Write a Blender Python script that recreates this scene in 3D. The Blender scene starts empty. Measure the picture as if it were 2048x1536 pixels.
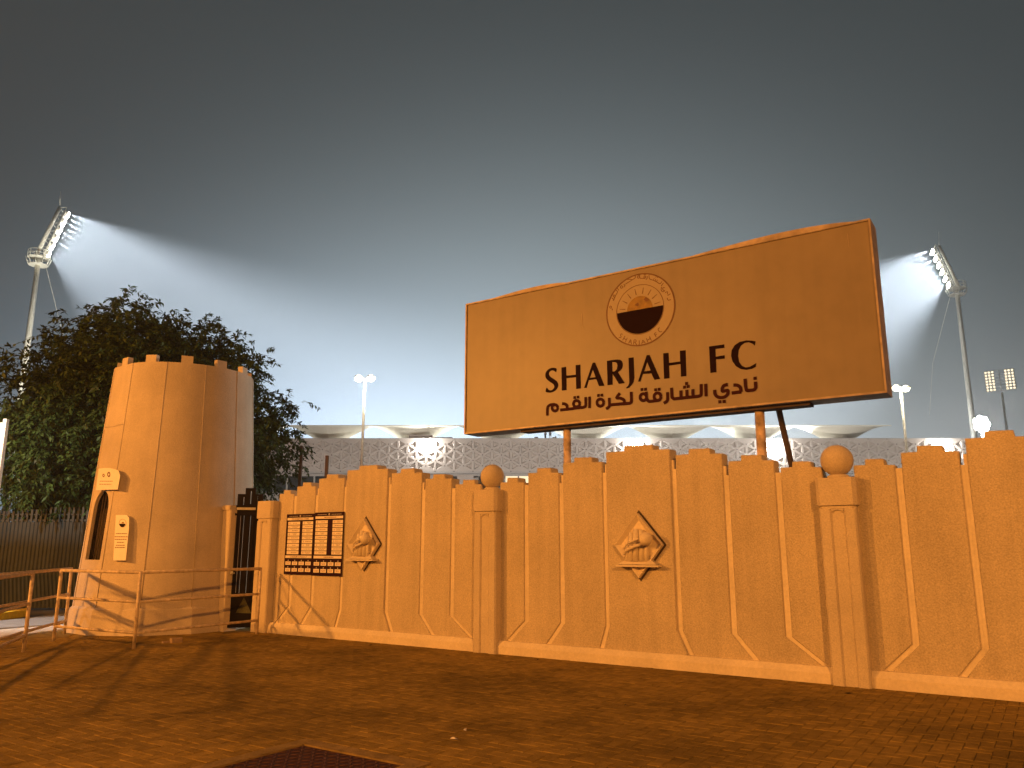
import bpy, bmesh, math, random
from mathutils import Vector, Matrix
R = math.radians
PI = math.pi
sc = bpy.context.scene
random.seed(7)

# ------------------------------------------------------------------ camera
FPX, HOR, CH = 1570.0, 1093.0, 1.5
PITCH = math.atan((HOR - 768) / FPX)
cam_d = bpy.data.cameras.new('camera')
cam = bpy.data.objects.new('camera', cam_d)
sc.collection.objects.link(cam)
cam.location = (0, 0, CH)
cam.rotation_euler = (PI / 2 + PITCH, 0, 0)
cam_d.sensor_width = 36
cam_d.lens = FPX / 2048 * 36
cam_d.clip_start = 0.1
cam_d.clip_end = 3000
sc.camera = cam

# ------------------------------------------------------------------ view, world
sc.view_settings.view_transform = 'Standard'
sc.view_settings.look = 'None'
sc.view_settings.exposure = 0
sc.view_settings.gamma = 1
sc.cycles.use_denoising = True
sc.cycles.max_bounces = 5
sc.cycles.volume_bounces = 0
sc.cycles.sample_clamp_indirect = 3

w = bpy.data.worlds.new('World')
sc.world = w
w.use_nodes = True
nt = w.node_tree
nt.nodes.clear()


def wn(t, **k):
    n = nt.nodes.new(t)
    for a, b in k.items():
        setattr(n, a, b)
    return n


def wm(op, a, b=None):
    n = wn('ShaderNodeMath', operation=op)
    for i, v in enumerate((a, b)):
        if v is None:
            continue
        if isinstance(v, (int, float)):
            n.inputs[i].default_value = v
        else:
            nt.links.new(v, n.inputs[i])
    return n.outputs[0]


tc = wn('ShaderNodeTexCoord')
sx = wn('ShaderNodeSeparateXYZ')
nt.links.new(tc.outputs['Generated'], sx.inputs[0])
azi = wm('ARCTAN2', sx.outputs[0], sx.outputs[1])
ele = wm('ARCSINE', sx.outputs[2])


def gauss(a0, wa, e0, we):
    a = wm('DIVIDE', wm('SUBTRACT', azi, R(a0)), R(wa))
    e = wm('DIVIDE', wm('SUBTRACT', ele, R(e0)), R(we))
    q = wm('ADD', wm('MULTIPLY', a, a), wm('MULTIPLY', e, e))
    return wm('EXPONENT', wm('MULTIPLY', q, -1.0))


# light from the stadium scattered in the night sky: (azimuth, width, elevation, width, colour)
GLOWS = [(-10, 17, 2, 11, (0.53, 0.69, 0.91), 1.25),
         (2, 25, 4, 19, (0.31, 0.37, 0.395), 1.42),
         (28, 14, 0, 9, (0.44, 0.43, 0.42), 0.7)]
acc = wn('ShaderNodeRGB')
acc.outputs[0].default_value = (0.034, 0.044, 0.047, 1)
acc = acc.outputs[0]
for a0, wa, e0, we, col, st in GLOWS:
    g = gauss(a0, wa, e0, we)
    sc_ = wn('ShaderNodeVectorMath', operation='SCALE')
    sc_.inputs[0].default_value = col
    nt.links.new(wm('MULTIPLY', g, st), sc_.inputs['Scale'])
    ad = wn('ShaderNodeVectorMath', operation='ADD')
    nt.links.new(acc, ad.inputs[0])
    nt.links.new(sc_.outputs[0], ad.inputs[1])
    acc = ad.outputs[0]
bg = wn('ShaderNodeBackground')
nt.links.new(acc, bg.inputs[0])
bg.inputs[1].default_value = 1.0
wo = wn('ShaderNodeOutputWorld')
nt.links.new(bg.outputs[0], wo.inputs[0])

# ------------------------------------------------------------------ lamps of the place, and added fill lights
SODIUM = (1.0, 0.37, 0.055)
COOL = (1.0, 0.93, 0.80)
BEAM = (0.80, 0.90, 1.0)


def light(name, kind, loc, power, col, radius=0.1, aim=None, size=60, blend=0.5):
    d = bpy.data.lights.new(name, kind)
    d.energy = power
    d.color = col
    d.shadow_soft_size = radius
    o = bpy.data.objects.new(name, d)
    sc.collection.objects.link(o)
    o.location = loc
    if kind == 'SPOT':
        d.spot_size = R(size)
        d.spot_blend = blend
    if aim is not None:
        v = Vector(aim) - Vector(loc)
        o.rotation_euler = v.to_track_quat('-Z', 'Y').to_euler()
    return o


light('street_light', 'POINT', (-22.0, 4.2, 7.6), 15500, SODIUM, 0.28)          # sodium street lamp left of the photographer
light('street_light', 'POINT', (4.5, -13.0, 8.6), 14500, SODIUM, 0.28)            # the next one, behind
light('street_light', 'POINT', (-22.0, -3.2, 9.6), 7800, SODIUM, 0.28)          # and one across the road
light('yard_light', 'SPOT', (-12.8, 15.0, 5.6), 1800, (1, .95, .85), 0.12, (-12.2, 18.6, 0.4), 120, 0.6)
light('car_park_or_fill_light', 'POINT', (8.0, 28.5, 5.7), 5200, COOL, 0.2)
light('car_park_or_fill_light', 'SPOT', (-20, 84, 3.0), 19000, (1, .90, .81), 0.5, (-16, 115, 15), 125, 0.8)  # added unseen fill spot, brightens the left of the stadium screen
light('car_park_or_fill_light', 'SPOT', (15, 84, 3.0), 19000, (1, .90, .81), 0.5, (18, 115, 15), 125, 0.8)  # added fill spot for the middle of the screen
light('car_park_or_fill_light', 'SPOT', (48, 84, 3.0), 19000, (1, .90, .80), 0.5, (50, 115, 15), 125, 0.8)  # added fill spot for the right of the screen
MAST_L = Vector((-79.6, 125, 0))
MAST_R = Vector((86.0, 145, 0))
BP = 2300000
for x in (-26, -2, 22, 46):
    light('canopy_fill_light', 'POINT', (x, 124, 17.75), 17000, (1, .97, .88), .25)  # added unseen points in place of stadium bounce, brighten the canopy undersides
light('mast_fill_light', 'SPOT', (-58, 96, 6), 170000, (1, .95, .78), .4, (-78, 125, 34), 50, .6)  # added unseen spot that brightens the left mast pole
light('mast_fill_light', 'SPOT', (70, 108, 6), 480000, (1, .95, .78), .4, (84, 145, 34), 50, .6)  # likewise added, for the right mast pole

# ------------------------------------------------------------------ pixel helpers (photo is 2048 x 1536)
_c, _s = math.cos(PITCH), math.sin(PITCH)
CAMP = Vector((0, 0, CH))


def ray(x, y):
    a, b = (x - 1024) / FPX, (768 - y) / FPX
    return Vector((a, _c - b * _s, _s + b * _c))


def gp(x, y, z=0.0):
    r = ray(x, y)
    return CAMP + r * ((z - CH) / r.z)


def dp(x, y, Y):
    r = ray(x, y)
    return CAMP + r * (Y / r.y)


U = Vector((0.82871337, -0.55967325, 0))          # along the wall, towards the right
N = Vector((-0.55967325, -0.82871337, 0))         # out of the wall, towards the viewer
P0 = gp(944.6, 1304.6)
ROTW = math.atan2(U.y, U.x)


def W(x, y, off=0.15):                            # pixel on a plane parallel to the wall -> (s, z)
    r = ray(x, y)
    o = P0 - N * off
    t = (o - CAMP).dot(N) / r.dot(N)
    p = CAMP + r * t
    return ((p - P0).dot(U), p.z)


# ------------------------------------------------------------------ materials
MATS = {}


def mat(name, col, rough=0.8, var=0.15, scale=6, bump=0.0, bscale=80, metal=0.0, spec=0.3, emit=None, es=0,
        island=0.0, stain=None, col2=None, coat=0.0, streak=0.0):
    if name in MATS:
        return MATS[name]
    m = bpy.data.materials.new(name)
    m.use_nodes = True
    t = m.node_tree
    b = t.nodes['Principled BSDF']
    b.inputs['Roughness'].default_value = rough
    b.inputs['Metallic'].default_value = metal
    b.inputs['Specular IOR Level'].default_value = spec
    b.inputs['Coat Weight'].default_value = coat
    b.inputs['Coat Roughness'].default_value = 0.06
    L = t.links.new
    g = t.nodes.new('ShaderNodeNewGeometry')
    nz = t.nodes.new('ShaderNodeTexNoise')
    nz.inputs['Scale'].default_value = scale
    nz.inputs['Detail'].default_value = 6
    L(g.outputs['Position'], nz.inputs['Vector'])
    mr = t.nodes.new('ShaderNodeMapRange')
    mr.inputs['From Min'].default_value = 0.3
    mr.inputs['From Max'].default_value = 0.7
    mr.inputs['To Min'].default_value = 0
    mr.inputs['To Max'].default_value = 1
    L(nz.outputs['Fac'], mr.inputs['Value'])
    mx = t.nodes.new('ShaderNodeMix')
    mx.data_type = 'RGBA'
    c2 = col2 or tuple(c * (1 - var) for c in col)
    c1 = tuple(min(1, c * (1 + var * .6)) for c in col) if not col2 else col
    mx.inputs['A'].default_value = (*c2, 1)
    mx.inputs['B'].default_value = (*c1, 1)
    L(mr.outputs[0], mx.inputs['Factor'])
    out = mx.outputs['Result']
    if island:
        hs = t.nodes.new('ShaderNodeHueSaturation')
        m2 = t.nodes.new('ShaderNodeMapRange')
        m2.inputs['To Min'].default_value = 1 - island
        m2.inputs['To Max'].default_value = 1 + island
        L(g.outputs['Random Per Island'], m2.inputs['Value'])
        L(m2.outputs[0], hs.inputs['Value'])
        L(out, hs.inputs['Color'])
        out = hs.outputs[0]
    if stain:
        sc2, lo, hi, amt = stain
        n2 = t.nodes.new('ShaderNodeTexNoise')
        n2.inputs['Scale'].default_value = sc2
        n2.inputs['Detail'].default_value = 8
        n2.inputs['Roughness'].default_value = 0.65
        L(g.outputs['Position'], n2.inputs['Vector'])
        m3 = t.nodes.new('ShaderNodeMapRange')
        m3.inputs['From Min'].default_value = lo
        m3.inputs['From Max'].default_value = hi
        m3.inputs['To Min'].default_value = 1 - amt
        m3.inputs['To Max'].default_value = 1 + amt * .35
        L(n2.outputs['Fac'], m3.inputs['Value'])
        v = t.nodes.new('ShaderNodeVectorMath')
        v.operation = 'SCALE'
        L(out, v.inputs[0])
        L(m3.outputs[0], v.inputs['Scale'])
        out = v.outputs[0]
    if streak:
        mp = t.nodes.new('ShaderNodeMapping')
        mp.inputs['Scale'].default_value = (7, 7, .35)
        L(g.outputs['Position'], mp.inputs['Vector'])
        n4 = t.nodes.new('ShaderNodeTexNoise')
        n4.inputs['Scale'].default_value = 1
        n4.inputs['Detail'].default_value = 5
        L(mp.outputs[0], n4.inputs['Vector'])
        m4 = t.nodes.new('ShaderNodeMapRange')
        m4.inputs['From Min'].default_value = .38
        m4.inputs['From Max'].default_value = .58
        m4.inputs['To Min'].default_value = 1 - streak
        m4.inputs['To Max'].default_value = 1.02
        L(n4.outputs['Fac'], m4.inputs['Value'])
        v = t.nodes.new('ShaderNodeVectorMath')
        v.operation = 'SCALE'
        L(out, v.inputs[0])
        L(m4.outputs[0], v.inputs['Scale'])
        out = v.outputs[0]
    L(out, b.inputs['Base Color'])
    if bump:
        n3 = t.nodes.new('ShaderNodeTexNoise')
        n3.inputs['Scale'].default_value = bscale
        n3.inputs['Detail'].default_value = 4
        L(g.outputs['Position'], n3.inputs['Vector'])
        bp = t.nodes.new('ShaderNodeBump')
        bp.inputs['Strength'].default_value = bump
        bp.inputs['Distance'].default_value = 0.02
        L(n3.outputs['Fac'], bp.inputs['Height'])
        L(bp.outputs[0], b.inputs['Normal'])
    if emit:
        b.inputs['Emission Color'].default_value = (*emit, 1)
        b.inputs['Emission Strength'].default_value = es
    MATS[name] = m
    return m


M_WALL = mat('buff roughcast concrete', (0.56, 0.47, 0.35), 0.95, 0.22, 62, 0.6, 50, spec=0.15, stain=(0.9, 0.35, 0.62, 0.12), streak=.06)
M_POST = mat('buff smooth concrete', (0.58, 0.49, 0.38), 0.9, 0.14, 60, 0.45, 60, spec=0.15, stain=(1.6, 0.35, 0.6, 0.10))
M_BAND = mat('smooth pale band', (0.70, 0.60, 0.46), 0.85, 0.08, 30, 0.15, 60, spec=0.2, stain=(1.6, 0.35, 0.6, 0.12))
M_OLIVE = mat('olive hedge backing', (0.10, 0.10, 0.05), 0.8, 0.4, 60)
M_TOWER = mat('buff tower render', (0.54, 0.46, 0.37), 0.9, 0.12, 55, 0.3, 50, spec=0.15, stain=(0.8, 0.3, 0.62, 0.20), streak=.03)
M_BRICK = mat('sandy paving brick', (0.225, 0.150, 0.038), 0.92, 0.25, 9, 0.35, 60, spec=0.12, island=0.14, stain=(0.6, 0.38, 0.58, 0.34))
M_SAND = mat('sand joint', (0.17, 0.12, 0.05), 1.0, 0.3, 20, 0.3, 60)
M_ASPH = mat('old asphalt', (0.10, 0.10, 0.10), 0.9, 0.3, 3, 0.3, 60)
M_KERB = mat('pale kerb concrete', (0.50, 0.48, 0.45), 0.9, 0.2, 8, 0.2, 60)
M_YEL = mat('yellow kerb paint', (0.75, 0.50, 0.03), 0.6, 0.15, 12)
M_RAIL = mat('painted pipe', (0.62, 0.50, 0.38), 0.5, 0.25, 14, 0.1, 60, spec=0.3, stain=(9, 0.36, 0.6, 0.22))
M_BLK = mat('black painted steel', (0.006, 0.003, 0.004), 0.6, 0.3, 8, spec=0.12)
M_GATEBAR = mat('bare gate strip', (0.45, 0.42, 0.36), 0.5, 0.2, 12)
M_BOARD = mat('signboard skin', (0.25, 0.20, 0.14), 0.42, 0.05, 5, 0.03, 25, spec=0.45, stain=(0.45, 0.3, 0.65, 0.16), streak=.03)
M_BTRIM = mat('signboard trim', (0.44, 0.35, 0.28), 0.5, 0.18, 10, 0.1, 40, metal=0.2, stain=(4, 0.35, 0.6, 0.3))
M_INK = mat('near black sign vinyl', (0.012, 0.002, 0.003), 0.6, 0.1, 5, spec=0.05)
M_INK2 = mat('maroon sign vinyl', (0.040, 0.008, 0.008), 0.6, 0.1, 5, spec=0.05)
M_INK3 = mat('faded emblem print', (0.15, 0.07, 0.035), 0.5, 0.2, 15)
M_PALE = mat('pale emblem disc', (0.34, 0.28, 0.205), 0.45, 0.05, 8)
M_GOLD = mat('gold print', (0.27, 0.165, 0.04), 0.5, 0.3, 12)
M_RUST = mat('rusty steel leg', (0.60, 0.46, 0.36), 0.7, 0.35, 7, 0.3, 30, stain=(5, 0.35, 0.6, 0.5))
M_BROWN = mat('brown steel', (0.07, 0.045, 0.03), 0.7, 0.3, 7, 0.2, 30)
M_WHITE = mat('white painted metal', (0.52, 0.50, 0.45), 0.5, 0.12, 5, stain=(2.5, 0.32, 0.55, 0.25))
M_FENCE = mat('dark ribbed fence sheet', (0.013, 0.020, 0.020), 0.6, 0.3, 5, spec=0.4)
M_STAD = mat('stadium concrete', (0.50, 0.45, 0.41), 0.8, 0.06, 0.4, spec=0.2)
M_STADB = mat('stadium trim band', (0.42, 0.40, 0.38), 0.8, 0.06, 0.4)
M_CAN = mat('white canopy shell', (0.80, 0.79, 0.70), 0.6, 0.05, 0.3)
M_DOT = mat('dark fixing bolt', (0.10, 0.07, 0.06), 0.6)
M_GLASS = mat('dark window glass', (0.03, 0.035, 0.035), 0.15, spec=0.5)
M_LIT = mat('lit window', (0.6, 0.5, 0.35), 0.6, emit=(1.0, 0.82, 0.50), es=0.9)
M_FRM = mat('window mullion', (0.6, 0.6, 0.57), 0.5)
M_MAST = mat('galvanised mast', (0.78, 0.76, 0.68), 0.5, 0.1, 1, metal=0.1)
M_LAMP = mat('burning floodlight lens', (1, 1, 1), 0.3, emit=(1.0, 0.97, 0.90), es=45)
M_LAMPD = mat('dimmer floodlight lens', (1, 1, 1), 0.3, emit=(1.0, 0.80, 0.50), es=2.0)
M_LAMPW = mat('warm lamp lens', (1, 1, 1), 0.3, emit=(1.0, 0.88, 0.55), es=30)
M_LAMPF = mat('facade lamp lens', (1, 1, 1), 0.3, emit=(1.0, 0.95, 0.88), es=60)
M_PAPER = mat('white sign sheet', (0.78, 0.73, 0.66), 0.5, 0.04, 8)
M_POSTER = mat('dark maroon poster', (0.022, 0.003, 0.012), 0.6, 0.15, 6, spec=0.08)
M_CARD = mat('cream printed card', (0.76, 0.68, 0.58), 0.5, 0.05, 9)
M_PRINT = mat('grey brown print', (0.30, 0.20, 0.14), 0.6)
M_LEAF = mat('dark green leaf', (0.036, 0.062, 0.012), 0.55, 0.35, 0.8, spec=0.22, island=0.45)
M_BARK = mat('grey brown bark', (0.12, 0.09, 0.06), 0.9, 0.3, 10, 0.6, 30)
M_SKIN = mat('skin', (0.35, 0.20, 0.13), 0.6)
M_CLOTH = mat('navy cloth', (0.03, 0.035, 0.05), 0.8)
M_CLOTH2 = mat('purple grey cloth', (0.07, 0.05, 0.065), 0.8)
M_HAIR = mat('black hair', (0.012, 0.01, 0.01), 0.6)
M_TREAD = mat('worn steel tread', (0.085, 0.035, 0.022), 0.6, 0.3, 30)
M_COVER = mat('dark chequer steel', (0.045, 0.012, 0.008), 0.6, 0.3, 30, metal=0.3)
M_CONC = mat('manhole concrete', (0.22, 0.15, 0.055), 0.95, 0.2, 12, 0.4, 60, stain=(3, 0.35, 0.6, 0.3))
M_INNER = mat('tower interior', (0.06, 0.05, 0.045), 0.9)
M_LITTER = mat('scrap of paper', (0.7, 0.65, 0.6), 0.8)
M_DUST = mat('broken brick', (0.33, 0.24, 0.16), 0.95, 0.2, 30, 0.4, 60)


# ------------------------------------------------------------------ mesh building
class MB:
    def __init__(self):
        self.v, self.f, self.sm = [], [], []

    def add(self, vs, fs, smooth=False):
        o = len(self.v)
        self.v += [tuple(p) for p in vs]
        self.f += [tuple(i + o for i in f) for f in fs]
        self.sm += [smooth] * len(fs)
        return self

    def box(self, x0, x1, y0, y1, z0, z1):
        vs = [(x0, y0, z0), (x1, y0, z0), (x1, y1, z0), (x0, y1, z0), (x0, y0, z1), (x1, y0, z1), (x1, y1, z1), (x0, y1, z1)]
        return self.add(vs, [(0, 3, 2, 1), (4, 5, 6, 7), (0, 1, 5, 4), (1, 2, 6, 5), (2, 3, 7, 6), (3, 0, 4, 7)])

    def cbox(self, x0, x1, y0, y1, z0, z1, c):          # box with its four upright edges chamfered
        p = [(x0 + c, y0), (x1 - c, y0), (x1, y0 + c), (x1, y1 - c), (x1 - c, y1), (x0 + c, y1), (x0, y1 - c), (x0, y0 + c)]
        vs = [(a, b, z0) for a, b in p] + [(a, b, z1) for a, b in p]
        return self.add(vs, [tuple(range(7, -1, -1)), tuple(range(8, 16))] + [(i, (i + 1) % 8, 8 + (i + 1) % 8, 8 + i) for i in range(8)])

    def tube(self, pts, rad, n=10, caps=True, flat=None, smooth=True):
        pts = [Vector(p) for p in pts]
        rads = rad if isinstance(rad, (list, tuple)) else [rad] * len(pts)
        rings, vs = [], []
        up = Vector((0, 0, 1)) if flat is None else Vector(flat)
        for i, p in enumerate(pts):
            if i == 0:
                d = pts[1] - p
            elif i == len(pts) - 1:
                d = p - pts[i - 1]
            else:
                d = (pts[i + 1] - p).normalized() + (p - pts[i - 1]).normalized()
            if d.length < 1e-9:
                d = pts[i] - pts[i - 1]
            d.normalize()
            a = up if abs(d.dot(up)) < 0.95 else Vector((1, 0, 0))
            e1 = d.cross(a).normalized()
            e2 = e1.cross(d).normalized()
            k2 = 1.0 if flat is None else 0.1
            kk = 1.0
            if flat is not None and 0 < i < len(pts) - 1:
                q = (pts[i + 1] - p).normalized().dot((p - pts[i - 1]).normalized())
                kk = min(1.35, 1 / max(0.4, math.sqrt(max(0.01, (1 + q) / 2))))
            rings.append(len(vs))
            for k in range(n):
                t = 2 * PI * k / n
                vs.append(p + e1 * (rads[i] * kk * math.cos(t)) + e2 * (rads[i] * k2 * math.sin(t)))
        fs = []
        for i in range(len(pts) - 1):
            for k in range(n):
                a, b = rings[i] + k, rings[i] + (k + 1) % n
                fs.append((a, b, b + n, a + n))
        self.add(vs, fs, smooth)
        if caps:
            o = len(self.v) - len(vs)
            self.f.append(tuple(o + k for k in range(n - 1, -1, -1)))
            self.f.append(tuple(o + rings[-1] + k for k in range(n)))
            self.sm += [False, False]
        return self

    def lathe(self, prof, c=(0, 0, 0), n=32, smooth=True):
        vs, fs = [], []
        for r, z in prof:
            for k in range(n):
                t = 2 * PI * k / n
                vs.append((c[0] + r * math.cos(t), c[1] + r * math.sin(t), c[2] + z))
        for i in range(len(prof) - 1):
            for k in range(n):
                fs.append((i * n + k, i * n + (k + 1) % n, (i + 1) * n + (k + 1) % n, (i + 1) * n + k))
        fs.append(tuple(range(n - 1, -1, -1)))
        fs.append(tuple((len(prof) - 1) * n + k for k in range(n)))
        return self.add(vs, fs, smooth)

    def sphere(self, c, r, nu=28, nv=16, sc3=(1, 1, 1)):
        prof = []
        vs, fs = [], []
        for j in range(nv + 1):
            a = -PI / 2 + PI * j / nv
            rr = max(math.cos(a), 0.001)
            for k in range(nu):
                t = 2 * PI * k / nu
                vs.append((c[0] + r * sc3[0] * rr * math.cos(t), c[1] + r * sc3[1] * rr * math.sin(t), c[2] + r * sc3[2] * math.sin(a)))
        for j in range(nv):
            for k in range(nu):
                fs.append((j * nu + k, j * nu + (k + 1) % nu, (j + 1) * nu + (k + 1) % nu, (j + 1) * nu + k))
        return self.add(vs, fs, True)

    def xf(self, m, start=0):
        self.v[start:] = [tuple(m @ Vector(p)) for p in self.v[start:]]
        return self

    def build(self, name, m, parent=None, smooth_angle=None):
        me = bpy.data.meshes.new(name)
        me.from_pydata(self.v, [], self.f)
        me.materials.append(m)
        me.polygons.foreach_set('use_smooth', self.sm)
        me.update()
        o = bpy.data.objects.new(name, me)
        sc.collection.objects.link(o)
        if parent is not None:
            o.parent = parent
        return o


def tag(o, label=None, cat=None, group=None, kind=None):
    if label:
        o['label'] = label
    if cat:
        o['category'] = cat
    if group:
        o['group'] = group
    if kind:
        o['kind'] = kind
    return o


def empty(name, loc, rz, label, cat, group=None):
    o = bpy.data.objects.new(name, None)
    o.empty_display_size = 0.2
    sc.collection.objects.link(o)
    o.location = loc
    o.rotation_euler = (0, 0, rz)
    return tag(o, label, cat, group)


def inset(poly, d, dl=None):
    """offset a closed polygon (counter-clockwise) inwards by d, edges that face left by dl"""
    if dl is not None:
        return inset2(poly, d, dl)
    n = len(poly)
    out = []
    for i in range(n):
        a, b, c = Vector(poly[i - 1]), Vector(poly[i]), Vector(poly[(i + 1) % n])
        d1, d2 = (b - a).normalized(), (c - b).normalized()
        n1, n2 = Vector((-d1.y, d1.x)), Vector((-d2.y, d2.x))
        k = n1 + n2
        k = k / max(0.3, (1 + n1.dot(n2)))
        out.append((b.x + k.x * d, b.y + k.y * d))
    return out


def inset2(poly, d, dl):
    n = len(poly)
    ln = []
    for i in range(n):
        a, b = Vector(poly[i]), Vector(poly[(i + 1) % n])
        t = (b - a).normalized()
        nn = Vector((-t.y, t.x))
        dd = dl if nn.x > 0.35 and (b - a).length > .2 else d
        ln.append((a + nn * dd, t))
    out = []
    for i in range(n):
        (p, t), (q, u) = ln[i - 1], ln[i]
        cr = t.x * u.y - t.y * u.x
        if abs(cr) < 1e-5:
            out.append((q.x, q.y))
        else:
            k = ((q.x - p.x) * u.y - (q.y - p.y) * u.x) / cr
            out.append((p.x + t.x * k, p.y + t.y * k))
    return out


def tri_fill(loops):
    """triangulate a polygon with holes -> verts 2D, faces"""
    from mathutils.geometry import tessellate_polygon
    vs = [Vector((p[0], p[1], 0)) for lp in loops for p in lp]
    tr = tessellate_polygon([[Vector((p[0], p[1], 0)) for p in lp] for lp in loops])
    return [(v.x, v.y) for v in vs], [tuple(t) for t in tr]


def plate(mb, loops, y0, y1):
    """flat plate in the local x-z plane, front at y0 (towards the viewer, -y), back at y1"""
    vs, tr = tri_fill(loops)
    n = len(vs)
    V = [(a, y0, b) for a, b in vs] + [(a, y1, b) for a, b in vs]
    F = []
    for t in tr:
        a, b, c = (Vector(V[i]) for i in t)
        nn = (b - a).cross(c - a)
        tt = t if nn.y < 0 else t[::-1]
        F.append(tt)
        F.append(tuple(i + n for i in tt[::-1]))
    o = 0
    for lp in loops:
        m = len(lp)
        for i in range(m):
            F.append((o + i, o + (i + 1) % m, n + o + (i + 1) % m, n + o + i))
        o += m
    mb.add(V, F)
    return mb


def ccw(p):
    a = sum(p[i - 1][0] * p[i][1] - p[i][0] * p[i - 1][1] for i in range(len(p)))
    return p if a > 0 else p[::-1]


def slab(mb, poly, y0, y1, bev, il=None, ib=None):
    """plate whose front edge is bevelled by bev: front polygon inset at y0, full polygon at y0+bev, back at y1"""
    poly = ccw(poly)
    q = inset(poly, bev) if il is None else inset(poly, ib, il)
    n = len(poly)
    vs, tr = tri_fill([q])
    V = [(a, y0, b) for a, b in q] + [(a, y0 + bev, b) for a, b in poly] + [(a, y1, b) for a, b in poly]
    F = []
    for t in tr:
        a, b, c = (Vector(V[i]) for i in t)
        F.append(t if (b - a).cross(c - a).y < 0 else t[::-1])
    for k in (0, n):
        for i in range(n):
            j = (i + 1) % n
            F.append((k + i, k + n + i, k + n + j, k + j)[::-1] if False else (k + j, k + n + j, k + n + i, k + i)[::-1])
    F.append(tuple(2 * n + i for i in range(n)))
    mb.add(V, F)
    return mb


def copy_tree(o, parent=None):
    c = o.copy()
    sc.collection.objects.link(c)
    c.parent = parent
    for ch in o.children:
        copy_tree(ch, c)
    return c


def fixn(*objs):
    for o in objs:
        bm = bmesh.new()
        bm.from_mesh(o.data)
        bmesh.ops.recalc_face_normals(bm, faces=bm.faces)
        bm.to_mesh(o.data)
        bm.free()


# ------------------------------------------------------------------ ground, paving, road
g = MB().add([(-400, -60, -0.06), (400, -60, -0.06), (400, 700, -0.06), (-400, 700, -0.06)], [(0, 1, 2, 3)]).build('ground', M_ASPH)
tag(g, kind='structure')
# sandy bed and herringbone bricks in front of the wall, laid square to the wall
bed_poly = [P0 + U * -6.2 - N * 0.3, P0 + U * 14 - N * 0.3, P0 + U * 14 + N * 14, P0 + U * -9 + N * 14]
KL = gp(-260, 1300), gp(0, 1278), gp(112, 1264), gp(150, 1258)
bed = MB()
pl_ = [Vector((-8.5, 13.45, 0)), Vector((-8.25, 15.0, 0)), Vector((-7.6, 16.3, 0)), P0 + U * -6.4 - N * 1.0, P0 + U * 14 - N * 0.6,
       P0 + U * 14 + N * 18, Vector((-16, -12, 0)), Vector((-16, 7, 0)), Vector((-9.4, 12.2, 0))]
bed.add([(p.x, p.y, -0.008) for p in pl_], [tuple(range(len(pl_)))[::-1]])
b_ = bed.build('paving_bed', M_SAND)
tag(b_, kind='structure')


def inside(x, y, poly=[(p.x, p.y) for p in pl_]):
    c = False
    for i in range(len(poly)):
        x1, y1 = poly[i - 1]
        x2, y2 = poly[i]
        if (y1 > y) != (y2 > y) and x < (x2 - x1) * (y - y1) / (y2 - y1) + x1:
            c = not c
    return c


MHC = gp(610, 1478)
MH = (P0 - P0).copy()
mh_u = (MHC - P0).dot(U)
mh_n = (MHC - P0).dot(N)
pv = MB()
rr = random.Random(3)
BW = 0.1


def brick(x0, x1, y0, y1):
    gx, cx, cy = 0.002, (x0 + x1) / 2, (y0 + y1) / 2
    p = P0 + U * cx - N * cy
    if not inside(p.x, p.y):
        return
    if p.y < 4.6 or p.x > p.y * .70 + .5 or p.x < -p.y * .70 - .5:
        return
    if mh_u - 0.02 < cx < mh_u + 1.32 and mh_n - 0.02 < -cy < mh_n + 1.32:
        return
    dz = rr.gauss(0, 0.0012)
    tx, ty = rr.gauss(0, 0.006), rr.gauss(0, 0.006)
    c = 0.004
    V = []
    for (a, b, z) in [(x0 + gx, y0 + gx, -.006), (x1 - gx, y0 + gx, -.006), (x1 - gx, y1 - gx, -.006), (x0 + gx, y1 - gx, -.006),
                      (x0 + gx + c, y0 + gx + c, 0), (x1 - gx - c, y0 + gx + c, 0), (x1 - gx - c, y1 - gx - c, 0), (x0 + gx + c, y1 - gx - c, 0)]:
        q = P0 + U * a - N * b
        V.append((q.x, q.y, z + dz + (a - cx) * tx + (b - cy) * ty))
    pv.add(V, [(4, 5, 6, 7), (0, 1, 5, 4), (1, 2, 6, 5), (2, 3, 7, 6), (3, 0, 4, 7)])


for i in range(-110, 150):
    for j in range(-130, 12):
        k = (i - j) % 4
        if k == 0:
            brick(i * BW, (i + 2) * BW, j * BW, (j + 1) * BW)
        elif k == 3:
            brick(i * BW, (i + 1) * BW, j * BW, (j + 2) * BW)
o = pv.build('paving', M_BRICK)
tag(o, kind='structure')


def strip(name, px, z0, z1, m, kind='structure'):
    mb = MB()
    a = [gp(x, y) for x, y in px]
    n = len(a)
    mb.add([(p.x, p.y, z0) for p in a] + [(p.x, p.y, z1) for p in a],
           [tuple(range(n)), tuple(range(2 * n - 1, n - 1, -1))] + [(i, (i + 1) % n, n + (i + 1) % n, n + i) for i in range(n)])
    o = mb.build(name, m)
    fixn(o)
    return tag(o, kind=kind)


strip('kerb', [(-240, 1312), (0, 1279), (112, 1263), (150, 1258), (150, 1252), (112, 1256), (0, 1268), (-240, 1294)], -0.05, 0.03, M_KERB)
strip('path', [(-240, 1288), (0, 1264), (112, 1254), (150, 1250), (150, 1246), (112, 1250), (0, 1259), (-240, 1281)], -0.05, 0.002, M_KERB)
strip('road', [(-240, 1276), (0, 1254), (134, 1245), (180, 1243), (180, 1222), (134, 1225), (0, 1239), (-240, 1262)], -0.055, -0.02, mat('worn grey concrete road', (0.24, 0.24, 0.25), 0.9, 0.2, 6, 0.2, 50))
strip('kerb', [(-240, 1258), (0, 1236), (53, 1229), (53, 1225), (0, 1232), (-240, 1254)], -0.05, 0.10, M_YEL)

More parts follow.
